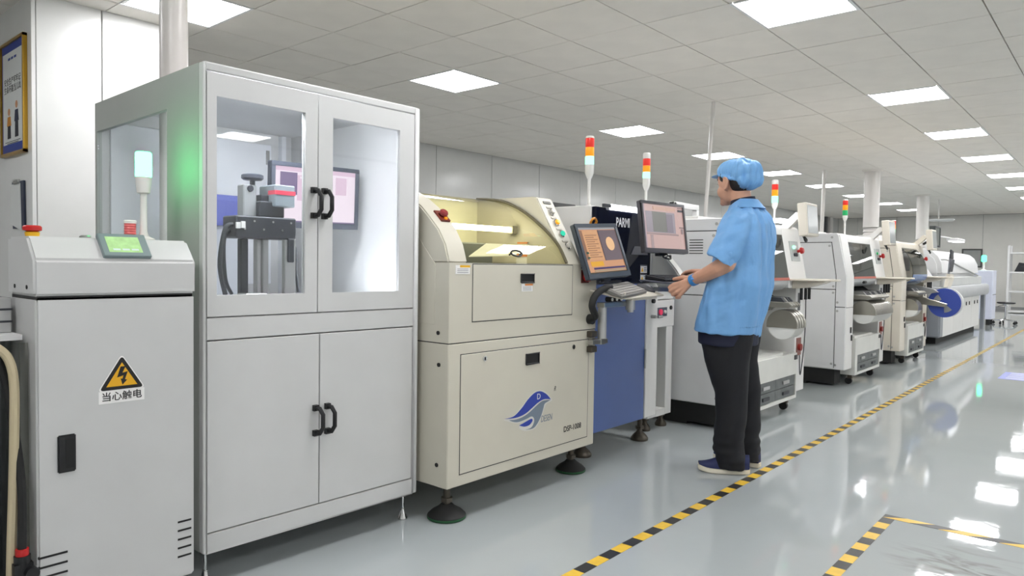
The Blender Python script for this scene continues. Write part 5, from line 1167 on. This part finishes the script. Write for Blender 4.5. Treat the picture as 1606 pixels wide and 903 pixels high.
# collar of the smock: folded band round the neck
b = B(); n_ = 40; r0, r1, r2, r3 = [], [], [], []
for i in range(n_):
    a = 2*PI*i/n_; c, s = math.cos(a), math.sin(a); dz = -.040*max(0, c)-.0*s
    r0.append((.016+.078*c, .084*s, 1.440+dz-.006)); r1.append((.018+.070*c, .074*s, 1.482+dz)); r2.append((.018+.074*c, .080*s, 1.487+dz)); r3.append((.010+.106*c, .122*s, 1.447+dz-.010))
b.loft([r0, r1, r2, r3], cap=False); cl = remeshed_collar = build('smock_collar', toW(b), coatm, smock, angle=70)
# cap
b = B()
ell(b, (.070, 0, 1.648), (.104, .088, .064)); ell(b, (-.002, 0, 1.624), (.082, .092, .064), .55); ell(b, (-.022, 0, 1.590), (.062, .085, .048), .5); ell(b, (.04, 0, 1.645), (.09, .088, .066))
rim = [(.058+.108*math.cos(2*PI*i/24), .081*math.sin(2*PI*i/24), 1.602+.034*math.cos(2*PI*i/24)) for i in range(25)]
b.tube(rim, .009, 8)
def cap_warp(co, n):
    f, l, z = loc_(co); a = math.atan2(l, f-.05)
    back = max(0, min(1, (.06-f)/.08))
    h = (noise.noise(Vector((math.cos(a)*9, math.sin(a)*9, z*9)))*.011+noise.noise(Vector((f*30, l*30, z*14)))*.006)*(.5+.8*back)+math.sin(a*24)*.003*max(0, 1-abs(z-(1.602+.034*math.cos(a)))/.03)
    return co+n*h
cap = remeshed('bouffant_cap', toW(toH(b)), capm, .0045, 2, .5, t, cap_warp)
b = B(); ell(b, (.155, 0, 1.625), (.055, .070, .0055), .12); build('cap_brim', toW(toH(b)), capm, cap, angle=80)
# wrist band
b = B(); d = (Vector((.25, .152, 1.041))-Vector((.17, .195, 1.072))).normalized(); p = Vector((.236, .160, 1.046))
b.tube([p-d*.013, p+d*.013], .0325, 20); build('wrist_strap', toW(b), mat('blue_strap', (70, 150, 220), .45), t)
b = B(); b.box((-.012, -.009, 0), (.012, .009, .008)); b.mat4(Matrix.Translation(p+Vector((-.006, .030, .006))) @ Matrix.Rotation(-1.1, 4, 'X')); build('strap_buckle', toW(b), mat('blue_buckle', (60, 130, 205), .35), t)
# shoes
for s in (1, -1):
    h0, tip = (Vector((-.062, .056, 0)), Vector((.192, .156, 0))) if s > 0 else (Vector((-.085, -.098, 0)), Vector((.18, -.125, 0)))
    dr = (tip-h0).normalized(); sd = Vector((-dr.y, dr.x, 0)); Ln = (tip-h0).length
    def wid(u_): return .034+.012*math.sin(PI*min(1, u_*1.05))+.004*u_ if .04 < u_ < .96 else .026
    def slab(z0, z1, grow, rise=0):
        rings = []
        for k in range(17):
            u_ = k/16; w_ = (.047*(math.sin(PI*(.06+.90*u_)))**.42)*(.86+.16*u_)+grow; c = h0+dr*(Ln*u_+(grow if k == 16 else -grow if k == 0 else 0)); lift = rise*max(0, u_-.72)**2*6
            rings.append([c+sd*w_+Vector((0, 0, z0+lift)), c+sd*w_*1.02+Vector((0, 0, (z0+z1)/2+lift)), c+sd*w_+Vector((0, 0, z1+lift)), c-sd*w_+Vector((0, 0, z1+lift)), c-sd*w_*1.02+Vector((0, 0, (z0+z1)/2+lift)), c-sd*w_+Vector((0, 0, z0+lift))])
        q = B(); q.loft(rings); return q
    sh_ = build('shoe', toW(slab(.001, .030, .0, .03)), solem, t, bevel=.004, seg=2, label='cream rubber sole of the navy shoe')
    rings = []
    for k in range(15):
        u_ = k/14; w_ = (.045*(math.sin(PI*(.08+.86*u_)))**.45)*(.86+.16*u_); c = h0+dr*(Ln*(.015+.97*u_)); ht = .075 if u_ < .4 else .075-.060*((u_-.4)/.6)**1.1; lift = .03*max(0, u_-.72)**2*6
        rings.append([c+sd*w_*math.cos(PI*i/10)+Vector((0, 0, .028+lift+ht*math.sin(PI*i/10)**.8)) for i in range(11)])
    b = B(); b.loft(rings); build('shoe_upper', toW(b), shoem, sh_, angle=70)
